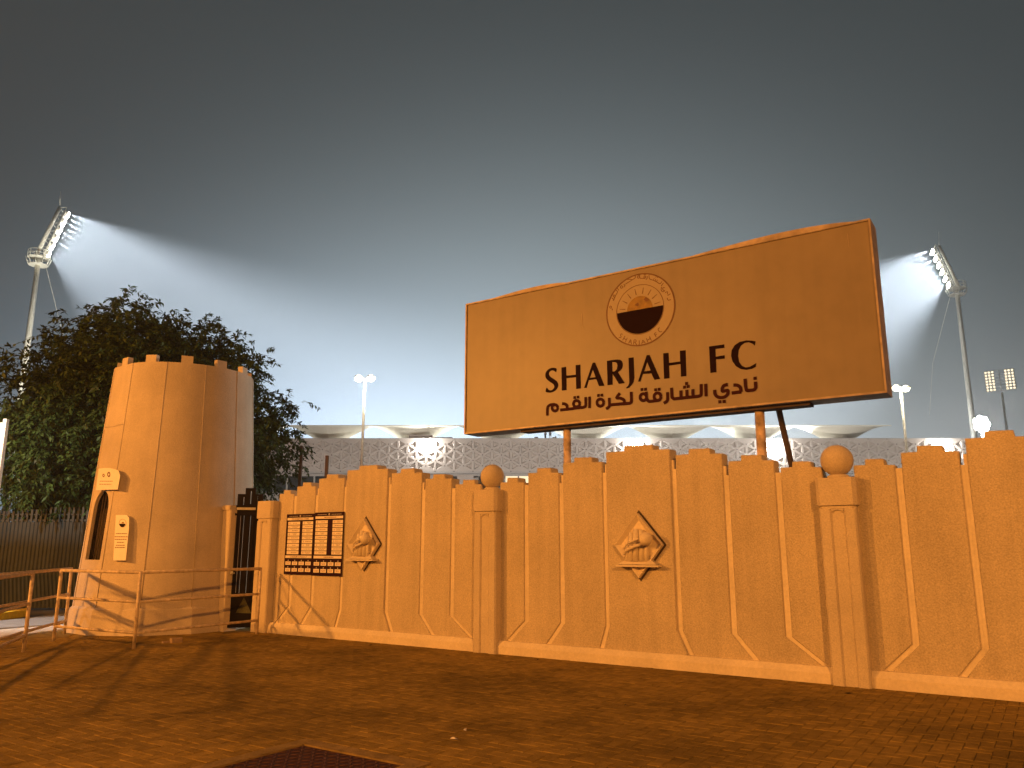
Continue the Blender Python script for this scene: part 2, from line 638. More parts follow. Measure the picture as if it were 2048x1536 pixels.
# manhole in the foreground
T = empty('manhole_cover', P0 + U * mh_u + N * mh_n, ROTW, 'dark chequered steel cover in a pale concrete surround in the near paving', 'manhole cover')
mb = MB()
for (a0, a1, b0, b1) in ((0, 1.3, -.13, 0), (0, 1.3, -1.3, -1.17), (0, .13, -1.17, -.13), (1.17, 1.3, -1.17, -.13)):
    mb.cbox(a0, a1, b0, b1, -.05, .006, .004)
mb.build('surround', M_CONC, T)
mb = MB().box(.135, 1.165, -1.165, -.135, -.05, -.006)
mb.build('steel_lid', M_COVER, T)
mb = MB()
for i in range(16):
    for j in range(16):
        x, y = .17 + i * .064, -.17 - j * .064
        s_ = 1 if (i + j) % 2 else -1
        a, b = .020, .006
        p = [(x - a, y - a * s_), (x + b, y - b * s_), (x + a, y + a * s_), (x - b, y + b * s_)]
        mb.add([(q[0], q[1], -.0055) for q in p] + [(q[0], q[1], .000) for q in p], [(4, 5, 6, 7), (0, 1, 5, 4), (1, 2, 6, 5), (2, 3, 7, 6), (3, 0, 4, 7)])
mb.build('tread_pattern', M_TREAD, T)

# ------------------------------------------------------------------ the perimeter wall
PITCHW = 4.965
SEGS = [(-PITCHW, [-4.157, -3.592, -2.881, -1.859, -1.125, -0.516], 1.005),
        (0.0, [0.839, 1.431, 2.129, 3.138, 3.833, 4.477], 1.0),
        (PITCHW, [5.808, 6.449, 7.13, 8.12, 8.82, 9.45], 0.99)]
TOPS = [2.44, 2.555, 2.668, 2.775, 2.675, 2.55, 2.435]
SPLAY = [-.32, -.24, -.10, .14, .26, .40]
SEGLAB = ['buff panelled wall section between the gate post and the first ball topped pillar',
          'buff panelled wall section between the two ball topped pillars, below the signboard',
          'buff panelled wall section right of the second ball topped pillar']


def wall_thing(s0, js, zs, label):
    T = empty('wall_section', P0 + U * s0, ROTW, label, 'wall', 'scalloped concrete wall sections')
    j = [x - s0 for x in js]
    left, right = 0.375, PITCHW + 0.022
    zb, zk = 0.165, 0.47
    gw = 0.036
    for i in range(7):
        l = left if i == 0 else j[i - 1] + gw
        r = right if i == 6 else j[i] - gw
        lb = left if i == 0 else j[i - 1] + SPLAY[i - 1] + gw
        rb = right if i == 6 else j[i] + SPLAY[i] - gw
        lb, rb = max(lb, left), min(rb, right)
        if i == 0:
            rb = max(rb, left + .06)
        if i == 6:
            lb = min(lb, right - .06)
        t = TOPS[i] * zs
        wd = r - l
        m0, m1 = l + wd * .30, r - wd * .26
        poly = [(lb, zb), (rb, zb), (r, zk), (r, t - .018), (m1 + .012, t - .012), (m1, t + .058), (m0, t + .066), (m0 - .005, t), (l, t), (l, zk)]
        if i == 0:
            poly = [(left, zb), (rb, zb), (r, zk)] + poly[3:9] + [(left, zk)]
            poly = poly[:-1]
        if i == 6:
            poly = [(lb, zb), (right, zb)] + poly[3:]
        mb = MB()
        front = 0.135 if i == 3 else 0.15
        slab(mb, poly, front, 0.36, 0.010)
        o = mb.build('wall_panel', M_WALL, T)
        fixn(o)
    # backing that closes the grooves, stepped below the panel tops
    mb = MB()
    xs = [left] + [x for x in j] + [right]
    for i in range(7):
        t = (min(TOPS[i], TOPS[i - 1] if i else 9, TOPS[i + 1] if i < 6 else 9)) * zs - .055
        mb.box(xs[i] + (.0005 if i else 0), xs[i + 1] - .0005, 0.168, 0.33, 0.05, t)
    mb.build('smooth_joint_band', M_BAND, T)
    # plinth with a sloping top
    mb = MB()
    x0, x1 = left, right
    prof = [(0.055, 0), (0.055, .110), (0.105, .178), (0.45, .178), (0.45, 0)]
    V = [(x0, a, b) for a, b in prof] + [(x1, a, b) for a, b in prof]
    mb.add(V, [(0, 1, 2, 3, 4), (9, 8, 7, 6, 5)] + [(i, 5 + i, 5 + (i + 1) % 5, (i + 1) % 5) for i in range(5)])
    o = mb.build('plinth', M_BAND, T)
    fixn(o)
    return T


for (s0, js, zs), lb in zip(SEGS, SEGLAB):
    wall_thing(s0, js, zs, lb)


def pillar(s0, label, h=2.33, ball=True, zs=1.0):
    T = empty('wall_pillar', P0 + U * s0, ROTW, label, 'pillar', 'concrete pillars of the wall')
    wd = 0.40
    zc = h - 0.335
    mb = MB()
    mb.cbox(0.002, wd - .002, 0.022, 0.42, 0, zc, .012)
    mb.cbox(0.0, 0.135, 0.0, 0.10, 0, zc - .02, .018)
    mb.cbox(0.265, wd, 0.0, 0.10, 0, zc - .02, .018)
    # small arched head of the middle recess
    q = [(0.136, zc - .022), (0.136, zc - .06)] + [(0.2 + .062 * math.cos(a), zc - .062 + .030 * math.sin(a)) for a in [PI - PI * k / 8 for k in range(9)]] + [(0.264, zc - .06), (0.264, zc - .022)]
    plate(mb, [ccw(q)], 0.004, 0.05)
    o = mb.build('shaft', M_POST, T)
    fixn(o)
    mb = MB()
    # cap: tapering neck then block, chamfered edges
    c0, c1 = -.02, wd + .02
    st = len(mb.v)
    mb.cbox(c0, c1, -.02, 0.44, zc + .02, h, .04)
    mb.cbox(.005, wd - .005, .005, .43, zc - .02, zc + .02, .03)
    mb.build('cap', M_POST, T)
    if ball:
        mb = MB()
        r = .182
        prof = [(.115, h), (.12, h + .03), (.10, h + .045)]
        mb.lathe(prof, (.2, .2, 0), 28)
        mb.sphere((.2, .2, h + .03 + r), r, 40, 24)
        mb.build('ball_finial', M_POST, T)
    return T


pillar(0.0, 'ball topped concrete pillar between the first two wall sections, left of the signboard', 2.33)
pillar(PITCHW - .01, 'larger looking ball topped concrete pillar at the right, below the right end of the signboard', 2.275)
pillar(-PITCHW - .03, 'plain concrete pillar without a ball, on the right of the black gate', 2.32, False)

# gate pier against the tower
sL = W(445.5, 1150, -.27)[0]
T = empty('gate_pier', P0 + U * sL, ROTW, 'slim flat topped concrete pier between the tower and the black gate', 'pillar')
mb = MB()
mb.cbox(-.115, .115, -.28, .02, 0, 2.16, .015)
mb.build('shaft', M_POST, T)
MB().cbox(-.125, .10, -.30, .03, 2.162, 2.25, .015).build('cap', M_POST, T)

# ------------------------------------------------------------------ black stepped gate
GY = 0.0


def onwall(x, y, off):
    sv, z = W(x, y, off)
    return P0 + U * sv - N * off


GA, GB = onwall(456, 1150, -.20), onwall(536, 1150, .30)
GA.z = GB.z = 0
GU = (GB - GA).normalized()
GN = Vector((GU.y, -GU.x, 0))


def G(x, y):
    q = ray(x, y)
    p = CAMP + q * ((GA - CAMP).dot(GN) / q.dot(GN))
    return ((p - GA).dot(GU), p.z)


T = empty('gate', GA, math.atan2(GU.y, GU.x), 'black steel pedestrian gate with a stepped top beside the round tower', 'gate')
gx0 = G(455, 1150)[0]
gpx = [G(475, 1000)[0], G(490, 1000)[0], G(511, 1000)[0], G(524, 1000)[0]]
zt = [G(462, 1020)[1], G(482, 988)[1], G(500, 976)[1], G(518, 987)[1]]
cxg = (gpx[1] + gpx[2]) / 2
right = 2 * cxg - gx0
z1_, z2_, z3_ = zt[0], zt[1], zt[2]
zmid = z1_ + .09
xa, xb, xc = gpx[0] - .10, gpx[0], gpx[1]
outl = [(gx0, .06), (right, .06), (right, z1_), (2 * cxg - xa, z1_), (2 * cxg - xa, zmid), (2 * cxg - xb, zmid), (2 * cxg - xb, z2_), (2 * cxg - xc, z2_), (2 * cxg - xc, z3_),
        (xc, z3_), (xc, z2_), (xb, z2_), (xb, zmid), (xa, zmid), (xa, z1_), (gx0, z1_)]


def slit(x, za, zb, wd=.011):
    return [(x - wd / 2, za), (x - wd / 2, zb), (x + wd / 2, zb), (x + wd / 2, za)]


holes = []
for px_ in (476.5, 483.2, 496.5):
    x = G(px_, 1105)[0]
    holes.append(slit(x, G(474, 1186)[1], G(481, 1027)[1]))
for px_, a, b in ((487.6, 1010, 994), (501.5, 1008, 982), (515, 1002, 992)):
    x = G(px_, 1000)[0]
    holes.append(slit(x, G(px_, a)[1], G(px_, b)[1], .014))
tri = [G(488, 1194), G(471, 1226), G(503, 1227)]
holes.append([tri[0], tri[1], tri[2]])
mb = MB()
plate(mb, [ccw(outl)] + [ccw(h)[::-1] for h in holes], GY, GY + .03)
o = mb.build('gate_leaf', M_BLK, T)
fixn(o)
MB().box(min(t[0] for t in tri) - .03, max(t[0] for t in tri) + .03, GY + .032, GY + .04, min(t[1] for t in tri) - .03, max(t[1] for t in tri) + .03).build('olive_backing', M_OLIVE, T)  # added olive plate in place of the hedge behind, hides the lit tower
mb = MB()
for k in range(9):
    x = gx0 + .03 + k * (right - gx0 - .06) / 8
    if all(abs(x - sum(p[0] for p in h) / len(h)) > .025 for h in holes):
        mb.box(x - .01, x + .01, GY - .02, GY - .001, .5, z1_ - .12)
mb.box(gx0, right, GY - .03, GY - .001, .06, .14)
mb.box(gx0, right, GY - .03, GY - .001, z1_ - .10, z1_ - .06)
mb.box(gx0, gx0 + .05, GY - .03, GY - .001, .141, z1_ - .101)
mb.build('ribs', M_BLK, T)
zb_ = G(492, 1020)[1]
MB().box(gpx[0], right - .2, GY - .045, GY - .0315, zb_, zb_ + .045).build('top_strip', M_GATEBAR, T)
hx, hz = G(465, 1146)
mb = MB().tube([(hx, GY - .001, hz), (hx, GY - .07, hz)], .012).tube([(hx - .03, GY - .07, hz), (hx + .05, GY - .07, hz)], .011)
mb.tube([(hx, GY - .045, hz - .03), (hx, GY - .045, hz + .05)], .018)
mb.build('handle', M_GATEBAR, T)

# ------------------------------------------------------------------ relief emblems
def relief(c, hw, zt_, zb, zl, label):
    """kite tray, cluster of columns, swept band, ball and shelf; c is the centre along the wall"""
    T = empty('relief_emblem', P0 + U * c, ROTW, label, 'wall emblem', 'diamond reliefs on the wall')
    y = 0.133
    kite = [(0, zb), (hw, zl), (0, zt_), (-hw, zl)]
    k2 = ccw(kite)
    mb = MB()
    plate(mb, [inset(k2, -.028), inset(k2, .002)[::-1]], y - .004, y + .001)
    o = mb.build('dark_border', M_BROWN, T)  # thin dark strip laid around the tray
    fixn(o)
    rim = MB()
    n = 4
    V = [(a, y - .075, b) for a, b in k2] + [(a, y - .075, b) for a, b in inset(k2, .006)] + [(a, y - .02, b) for a, b in inset(k2, .060)] + [(a, y + .001, b) for a, b in inset(k2, -.002)]
    F = []
    for i in range(4):
        k = (i + 1) % 4
        F += [(3 * n + i, 3 * n + k, k, i), (i, k, n + k, n + i), (n + i, n + k, 2 * n + k, 2 * n + i)]
    F.append((8, 9, 10, 11))
    rim.add(V, F)
    o = rim.build('diamond_tray', M_BAND, T)
    fixn(o)
    h = zt_ - zb
    sh = zb + h * .205
    # columns
    mb = MB()
    for dx, top, rad in ((-.150, .46, .030), (-.098, .62, .036), (-.030, .68, .044), (.048, .66, .040), (.108, .50, .030)):
        x = dx * hw / .34
        t2 = zb + h * (top + .08)
        mb.tube([(x * 1.12, y - .065, sh + .04), (x, y - .05, t2)], [rad * 1.05, rad * .85], 14)
    mb.build('columns', M_BAND, T)
    mb = MB()
    for lo_, hi_, r0_ in ((.150, .330, .020), (.245, .425, .015)):
        pts, rd = [], []
        for k in range(15):
            a = k / 14
            pts.append((-.185 + .33 * a, y - .095 - .055 * math.sin(a * PI), sh + h * (lo_ + (hi_ - lo_) * a ** .55)))
            rd.append(r0_ * (.35 + .65 * min(1, a * 3)))
        mb.tube(pts, rd, 10)
    pts = [(-.185, y - .095, sh + h * .150), (-.195, y - .085, sh + h * .10)]
    mb.tube(pts, [.012, .010], 8)
    mb.build('swept_band', M_BAND, T)
    MB().sphere((.160, y - .165, zb + h * .60), .086, 28, 18).build('ball', M_BAND, T)
    mb = MB()
    # sloping base and shelf
    a0, a1 = hw * .88, hw * .45
    V = [(-a0, y, sh - .03), (a0, y, sh - .03), (a0, y - .13, sh - .03), (-a0, y - .13, sh - .03),
         (-a0, y, sh), (a0, y, sh), (a0, y - .13, sh - .005), (-a0, y - .13, sh - .005)]
    mb.add(V, [(0, 3, 2, 1), (4, 5, 6, 7), (0, 1, 5, 4), (1, 2, 6, 5), (2, 3, 7, 6), (3, 0, 4, 7)])
    V = [(-a0 * .92, y - .002, sh + .001), (a0 * .92, y - .002, sh + .001), (a0 * .92, y - .12, sh + .001), (-a0 * .92, y - .12, sh + .001),
         (-a1, y - .002, sh + .075), (a1, y - .002, sh + .075), (a1, y - .05, sh + .075), (-a1, y - .05, sh + .075)]
    mb.add(V, [(0, 3, 2, 1), (4, 5, 6, 7), (0, 1, 5, 4), (1, 2, 6, 5), (2, 3, 7, 6), (3, 0, 4, 7)])
    o = mb.build('shelf', M_BAND, T)
    fixn(o)
    return T


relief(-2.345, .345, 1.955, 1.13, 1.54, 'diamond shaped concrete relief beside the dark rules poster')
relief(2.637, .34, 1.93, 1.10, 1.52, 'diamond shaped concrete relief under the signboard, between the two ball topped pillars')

# ------------------------------------------------------------------ text helper
FONT_CACHE = {}


def text_mesh(s, width, height, bold=0.0):
    """text as flat triangles scaled to width x height, origin at its lower left"""
    cu = bpy.data.curves.new('t', 'FONT')
    cu.body = s
    cu.size = 1
    cu.resolution_u = 3
    cu.offset = bold
    ob = bpy.data.objects.new('t', cu)
    sc.collection.objects.link(ob)
    dg = bpy.context.evaluated_depsgraph_get()
    me = bpy.data.meshes.new_from_object(ob.evaluated_get(dg))
    vs = [v.co.copy() for v in me.vertices]
    fs = [tuple(p.vertices) for p in me.polygons]
    bpy.data.objects.remove(ob)
    bpy.data.curves.remove(cu)
    bpy.data.meshes.remove(me)
    x0, x1 = min(v.x for v in vs), max(v.x for v in vs)
    y0, y1 = min(v.y for v in vs), max(v.y for v in vs)
    return [((v.x - x0) / (x1 - x0) * width, (v.y - y0) / (y1 - y0) * height) for v in vs], fs


# ------------------------------------------------------------------ posters
def poster(s0, s1, z0, z1, lefty, label):
    T = empty('rules_poster', P0 + U * s0 + Vector((0, 0, z0)), ROTW, label, 'poster', 'dark rules posters on the wall')
    wd, h = s1 - s0, z1 - z0
    yf = .118
    # slightly wavy sheet
    mb = MB()
    nx, nz = 12, 16
    V = []
    for j in range(nz + 1):
        for i in range(nx + 1):
            V.append((wd * i / nx, yf + .0006 * math.sin(i * 1.7 + j), h * j / nz))
    n = len(V)
    V += [(a, yf + .010, c) for a, b, c in V]
    F = []
    for j in range(nz):
        for i in range(nx):
            a = j * (nx + 1) + i
            F.append((a, a + 1, a + nx + 2, a + nx + 1))
            F.append((n + a, n + a + nx + 1, n + a + nx + 2, n + a + 1))
    rim_ = [i for i in range(nx + 1)] + [j * (nx + 1) + nx for j in range(1, nz + 1)] + [nz * (nx + 1) + i for i in range(nx - 1, -1, -1)] + [j * (nx + 1) for j in range(nz - 1, 0, -1)]
    for a, b in zip(rim_, rim_[1:] + rim_[:1]):
        F.append((b, a, n + a, n + b))
    mb.add(V, F)
    sheet = mb.build('sheet', M_POSTER, T)
    cards, pr, wh = MB(), MB(), MB()

    def rect(m, u0, u1, v0, v1, lay):
        y0 = yf - .0015 - .0012 * lay
        m.box(u0 * wd, u1 * wd, y0, y0 + .001, h * (1 - v1), h * (1 - v0))

    def disc(m, u, v, r, lay):
        y0 = yf - .0015 - .0012 * lay
        c = (u * wd, h * (1 - v))
        q = [(c[0] + r * math.cos(2 * PI * k / 12), c[1] + r * math.sin(2 * PI * k / 12)) for k in range(12)]
        plate(m, [q], y0, y0 + .001)

    def words(m, u0, u1, v, lay, th=.006):
        # small print too fine to read: short uneven dashes
        u = u0
        rnd = random.Random(int(v * 1000) + int(u0 * 977))
        while u < u1:
            l = rnd.uniform(.02, .07)
            rect(m, u, min(u1, u + l), v - th, v + th, lay)
            u += l + .012

    def title(s, u0, u1, v0, v1):
        vs, fs = text_mesh(s, (u1 - u0) * wd, (v1 - v0) * h, .01)
        y0 = yf - .0045
        pr.add([(u0 * wd + a, y0, h * (1 - v1) + b) for a, b in vs], fs)

    cols = ((.07, .50), (.60, .97)) if lefty else ((.05, .46), (.63, .97))
    rect(cards, .03, .97, .062, .103, 0)
    rect(cards, .03, .97, .690, .732, 0)
    if lefty:
        title('PROHIBITED ITEMS', .20, .82, .068, .097)
        title('STADIUM CONDUCT', .20, .82, .697, .726)
    else:
        words(pr, .34, .74, .083, 1, .008)
        words(pr, .38, .70, .711, 1, .008)
    words(wh, .10, .42, .036, 0, .004)
    words(wh, .58, .92, .036, 0, .004)
    disc(wh, .5, .034, .020, 0)
    disc(pr, .5, .034, .011, 1)
    for c, (u0, u1) in enumerate(cols):
        for k in range(9):
            v0 = .128 + k * .0612
            rect(cards, u0, u1, v0, v0 + .052, 0)
            disc(pr, u0 + .06, v0 + .026, .013, 1)
            disc(cards, u0 + .06, v0 + .026, .007 + .002 * ((k * 7 + c) % 3), 2)
            uu = (u0 + u1) / 2 + .04
            ln = .07 + .03 * ((k * 5 + c * 3) % 3)
            if (k + c) % 2:
                words(pr, uu - ln, uu + ln, v0 + .017, 1, .004)
                words(pr, uu - ln * .7, uu + ln * .7, v0 + .034, 1, .004)
            else:
                words(pr, uu - ln, uu + ln, v0 + .026, 1, .005)
    for rI, v0 in enumerate((.790, .898)):
        for k in range(4):
            u0 = .045 + k * .24
            rect(cards, u0, u0 + .19, v0, v0 + .056, 0)
            disc(wh, u0 + .095, v0 - .017, .013, 0)
            disc(pr, u0 + .095, v0 - .017, .006, 1)
            words(pr, u0 + .03, u0 + .16, v0 + .02, 1, .004)
            words(pr, u0 + .04, u0 + .15, v0 + .037, 1, .004)
    cards.build('printed_cards', M_CARD, T)
    pr.build('printed_text', M_PRINT, T)
    wh.build('printed_icons', M_GATEBAR, T)


poster(-4.312, -3.592, 1.018, 2.070, True, 'dark poster with rows of cream cards headed STADIUM CONDUCT, next to the gate pillar')
poster(-3.580, -2.852, 1.010, 2.085, False, 'dark poster with Arabic headings, right one of the pair, next to the diamond relief')

# ------------------------------------------------------------------ the guard tower
TC = Vector((-6.66, 15.67, 0))
R0, R1, TH = 1.62, 1.315, 4.90
T = empty('guard_tower', TC, 0, 'round tapering concrete guard tower with a battlemented top left of the gate', 'tower')
SEAM0 = R(8)


def trad(z):
    return R0 + (R1 - R0) * z / TH


def tpt(ang, z, ex=0.0):
    r = trad(z) + ex
    return Vector((r * math.cos(ang), r * math.sin(ang), z))


def facet_frame(k, ex=0.0):
    a0, a1 = SEAM0 + k * PI / 6, SEAM0 + (k + 1) * PI / 6
    am = (a0 + a1) / 2
    A, B = tpt(a0, 0, ex), tpt(a1, 0, ex)
    C, D = tpt(a1, TH, ex), tpt(a0, TH, ex)
    org = (A + B) / 2
    e1 = (B - A).normalized()
    e2 = ((C + D) / 2 - org)
    Ls = e2.length
    e2.normalize()
    nn = e1.cross(e2)
    if nn.dot(org) < 0:
        nn = -nn
    return org, e1, e2, nn, Ls, (B - A).length / 2, (C - D).length / 2, am


mb = MB()
WK = None
for k in range(12):
    org, e1, e2, nn, Ls, w0, w1, am = facet_frame(k)
    d = math.degrees(am) % 360
    if abs(d - 233) > 1:
        NS = 6
        V, F = [], []
        for i in range(NS + 1):
            a = SEAM0 + (k + i / NS) * PI / 6
            for z, ex in ((0, 0), (TH, 0), (TH, -.12), (0, -.12)):
                V.append(tpt(a, z, ex))
        for i in range(NS):
            for q in range(3):
                F.append((i * 4 + q, (i + 1) * 4 + q, (i + 1) * 4 + q + 1, i * 4 + q + 1))
        mb.add(V, [F[i] for i in range(len(F)) if i % 3 == 0], True)
        mb.add(V, [F[i] for i in range(len(F)) if i % 3 != 0], False)
        continue
    lo = [(-w0, 0), (w0, 0), (w1, Ls), (-w1, Ls)]
    loops = [lo]
    if abs(d - 233) < 1:                     # the facet with the arched window
        WK = k
        zb_w, za = 1.27, 2.18
        hw = .27
        hole = [(-hw, zb_w), (hw, zb_w)] + [(hw * math.cos(a) * (1 - .0), za + .33 * math.sin(a)) for a in [PI * t / 16 for t in range(17)]]
        loops.append(ccw(hole)[::-1])
    vs, tr = tri_fill(loops)
    V = [org + e1 * a + e2 * b for a, b in vs]
    th = .06
    Vi = [p - nn * th for p in V]
    n = len(V)
    F = []
    for t in tr:
        q = (V[t[1]] - V[t[0]]).cross(V[t[2]] - V[t[0]])
        tt = t if q.dot(nn) > 0 else t[::-1]
        F += [tt, tuple(i + n for i in tt[::-1])]
    F.append((3, 2, n + 2, n + 3))
    if len(loops) > 1:
        m_ = len(loops[1])
        for i in range(m_):
            F.append((4 + i, 4 + (i + 1) % m_, n + 4 + (i + 1) % m_, n + 4 + i))
    mb.add(V + Vi, F)
mb.build('shaft', M_TOWER, T)
mb = MB()
for k in range(12):                          # upright seams
    a = SEAM0 + k * PI / 6
    mb.tube([tpt(a, .44, .002), tpt(a, TH - .004, .001)], .008, 6)
mb.build('seams', M_TOWER, T)
mb = MB()                                    # lift joint and plinth
for k in range(12):
    a0, a1 = SEAM0 + k * PI / 6, SEAM0 + (k + 1) * PI / 6
    mb.tube([tpt(a0 + (a1 - a0) * q / 5, 3.72, -.001) for q in range(6)], .0035, 5)
mb.build('lift_joint', M_TOWER, T)
mb = MB()
V, F = [], []
pr_ = [(0, .085), (.42, .06), (.455, .02), (.455, -.05), (0, -.05)]
for k in range(12):
    a = SEAM0 + k * PI / 6
    for z, ex in pr_:
        V.append(tpt(a, z, ex))
for k in range(12):
    for i in range(5):
        F.append((k * 5 + i, ((k + 1) % 12) * 5 + i, ((k + 1) % 12) * 5 + (i + 1) % 5, k * 5 + (i + 1) % 5))
mb.add(V, F)
o = mb.build('plinth', M_TOWER, T)
fixn(o)
for k in range(12):
    org, e1, e2, nn, Ls, w0, w1, am = facet_frame(k)
    c = org + e2 * Ls
    mb = MB()
    out_ = Vector((math.cos(am), math.sin(am), 0))
    tn = Vector((-math.sin(am), math.cos(am), 0))
    hw_, th, hh = .105, .10, .15
    V = []
    for z in (-.01, hh):
        for a, b in ((-hw_, 0), (hw_, 0), (hw_, -th), (-hw_, -th)):
            V.append(c + tn * a + out_ * (b - z * .06 - .001) + Vector((0, 0, z)))
    mb.add(V, [(0, 3, 2, 1), (4, 5, 6, 7), (0, 1, 5, 4), (1, 2, 6, 5), (2, 3, 7, 6), (3, 0, 4, 7)])
    o = mb.build('merlon', M_TOWER, T)
    fixn(o)
MB().lathe([(1.28, 2.9), (1.28, 2.95)], n=12).build('inner_slab', M_INNER, T)
# window fittings
org, e1, e2, nn, Ls, w0, w1, am = facet_frame(WK)
win = MB()
for xx in (-.15, -.05, .05, .15):
    b0, b1 = org + e1 * xx - nn * .09 + e2 * 1.25, org + e1 * xx - nn * .09 + e2 * 2.5
    win.tube([b0, b1], .009, 6)
win.build('window_bars', M_BROWN, T)
win = MB()
for zz in (1.47, 1.56):
    win.tube([org + e1 * -.22 - nn * .28 + e2 * zz, org + e1 * .22 - nn * .28 + e2 * zz], .014, 6)
for xx in (-.15, .0, .15):
    win.tube([org + e1 * xx - nn * .28 + e2 * .9, org + e1 * xx - nn * .28 + e2 * 1.56], .012, 6)
win.build('inner_rail', M_WHITE, T)


# signs on the tower: flat sheets screwed to battens, standing just off the sloping wall
def sheet_sign(name, px_poly, ang, off, label, extra):
    nrm = Vector((math.cos(ang), math.sin(ang), 0.07)).normalized()
    base = TC + tpt(ang, 1.9) + nrm * off
    org_ = base
    e1_ = Vector((-math.sin(ang), math.cos(ang), 0))
    if e1_.dot(Vector((1, 0, 0))) < 0:
        e1_ = -e1_
    e2_ = nrm.cross(e1_)
    if e2_.z < 0:
        e2_ = -e2_

    def onp(x, y):
        r = ray(x, y)
        t = (org_ - CAMP).dot(nrm) / r.dot(nrm)
        p = CAMP + r * t
        return (p - org_).dot(e1_), (p - org_).dot(e2_)

    T2 = empty(name, org_, 0, label, 'sign')
    M = Matrix((e1_, -nrm, e2_)).transposed().to_4x4()
    T2.matrix_world = Matrix.Translation(org_) @ M
    mb = MB()
    plate(mb, [ccw([onp(*p) for p in px_poly])], -.002, .004)
    mb.build('sheet', M_PAPER, T2)
    mb = MB()
    cxx = [onp(*p) for p in px_poly]
    ux = sum(p[0] for p in cxx) / len(cxx)
    uz = sum(p[1] for p in cxx) / len(cxx)
    mb.box(ux - .10, ux + .10, .0045, max(.03, off + .02), uz - .02, uz + .02)
    mb.build('batten', M_BROWN, T2)
    extra(T2, onp)
    return T2


def band(mb, onp, x0, x1, y, th, lay, slope=0.0):
    x = x0
    rnd = random.Random(int(y))
    while x < x1:
        l = rnd.uniform(2.2, 5)
        xe = min(x1, x + l)
        q = [onp(x, y - th + slope * (x - x0)), onp(xe, y - th + slope * (xe - x0)), onp(xe, y + th + slope * (xe - x0)), onp(x, y + th + slope * (x - x0))]
        plate(mb, [ccw(q)], -.0045 - .001 * lay, -.003)
        x = xe + .7


def ex1(T2, onp):
    mb = MB()
    band(mb, onp, 200, 226, 962.5, .7, 0)
    band(mb, onp, 199, 223, 968.5, .7, 0)
    mb.build('printed_text', M_PRINT, T2)
    mb = MB()
    for cx, cy, rx, ry in ((207.5, 951, 2.2, 3.6), (218, 949, 3.2, 5.5)):
        q = [onp(cx + rx * math.cos(a), cy + ry * math.sin(a)) for a in [2 * PI * k / 14 for k in range(14)]]
        q2 = [onp(cx + rx * .45 * math.cos(a), cy + ry * .45 * math.sin(a)) for a in [2 * PI * k / 14 for k in range(14)]]
        plate(mb, [ccw(q), ccw(q2)[::-1]], -.0045, -.003)
    mb.build('printed_crest', M_INK3, T2)


def ex2(T2, onp):
    mb = MB()
    for y, x0, x1, th in ((1067.3, 232, 254.5, .9), (1073.6, 230, 255.5, 1.0), (1078.6, 230, 253.5, 1.0), (1084.8, 234, 248.5, .9), (1090.6, 232, 250.5, .9), (1095, 230, 250.5, 1.1)):
        band(mb, onp, x0, x1, y, th, 0)
    mb.build('printed_text', M_PRINT, T2)
    mb = MB()
    q = [onp(245 + 6.0 * math.cos(a), 1047.6 + 6.6 * math.sin(a)) for a in [PI * k / 14 for k in range(15)]]
    plate(mb, [ccw(q)], -.0045, -.003)
    mb.build('printed_crest', M_INK, T2)
    mb = MB()
    q = [onp(245.5 + 7.2 * math.cos(a), 1046.5 + 8.4 * math.sin(a)) for a in [2 * PI * k / 24 for k in range(24)]]
    q2 = [onp(245.5 + 6.6 * math.cos(a), 1046.5 + 7.8 * math.sin(a)) for a in [2 * PI * k / 24 for k in range(24)]]
    plate(mb, [ccw(q), ccw(q2)[::-1]], -.0045, -.003)
    q = [onp(246 + 2.6 * math.cos(a), 1047 - 3.2 * math.sin(a)) for a in [PI * k / 10 for k in range(11)]]
    plate(mb, [ccw(q)], -.0045, -.003)
    mb.build('printed_ring', M_GOLD, T2)


sheet_sign('sign_sheet', [(197.5, 937.5), (207, 936), (219, 935.8), (230, 938.5), (236.5, 940.5), (240.5, 951), (235.5, 979), (216, 979.3), (192, 980.5)], R(-124), .035,
           'bent cream sign sheet with two small crests above the arched tower window', ex1)
sheet_sign('sign_sheet', [(232, 1030), (253.5, 1029.8), (258.5, 1036), (258.2, 1055), (251.5, 1121), (226.5, 1121), (229, 1080)], R(-108), .03,
           'tall white sign sheet with a dark half disc emblem right of the tower window', ex2)

# ------------------------------------------------------------------ queue railings
RH = 1.14
TR = .026


def railing(path, posts, label, lean=None):
    T = empty('pipe_railing', path[0], 0, label, 'railing', 'pipe railings at the tower')
    o0 = path[0]
    for z in (RH - TR, .68, .23):
        mb = MB()
        pts = [p - o0 + Vector((0, 0, z)) for p in path]
        for a, b in zip(pts[:-1], pts[1:]):
            mb.tube([a, b], TR if z > 1 else TR * .85, 10)
        mb.build('rail', M_RAIL, T)
    for p in posts:
        q = p - o0
        MB().tube([q, q + Vector((0, 0, RH - .01))], TR, 12).build('post', M_RAIL, T)
    return T


P1, P2, P3, P3b = gp(267.4, 1298), gp(513.5, 1268), gp(107, 1282), gp(128.5, 1268)
P4, F0, B0 = gp(47, 1304), gp(0, 1311), gp(0, 1328)
fo = P3b + (F0 - P3b).normalized() * 6
bo = P4 + (B0 - P4).normalized() * 5.0
railing([P2, P1, P3, P3b, fo], [P2, P1, P3, P3b, fo], 'long pipe railing running round in front of the tower to the gate pillar')
railing([P4, bo], [P4, bo], 'short near pipe railing cut off by the left edge of the photo')

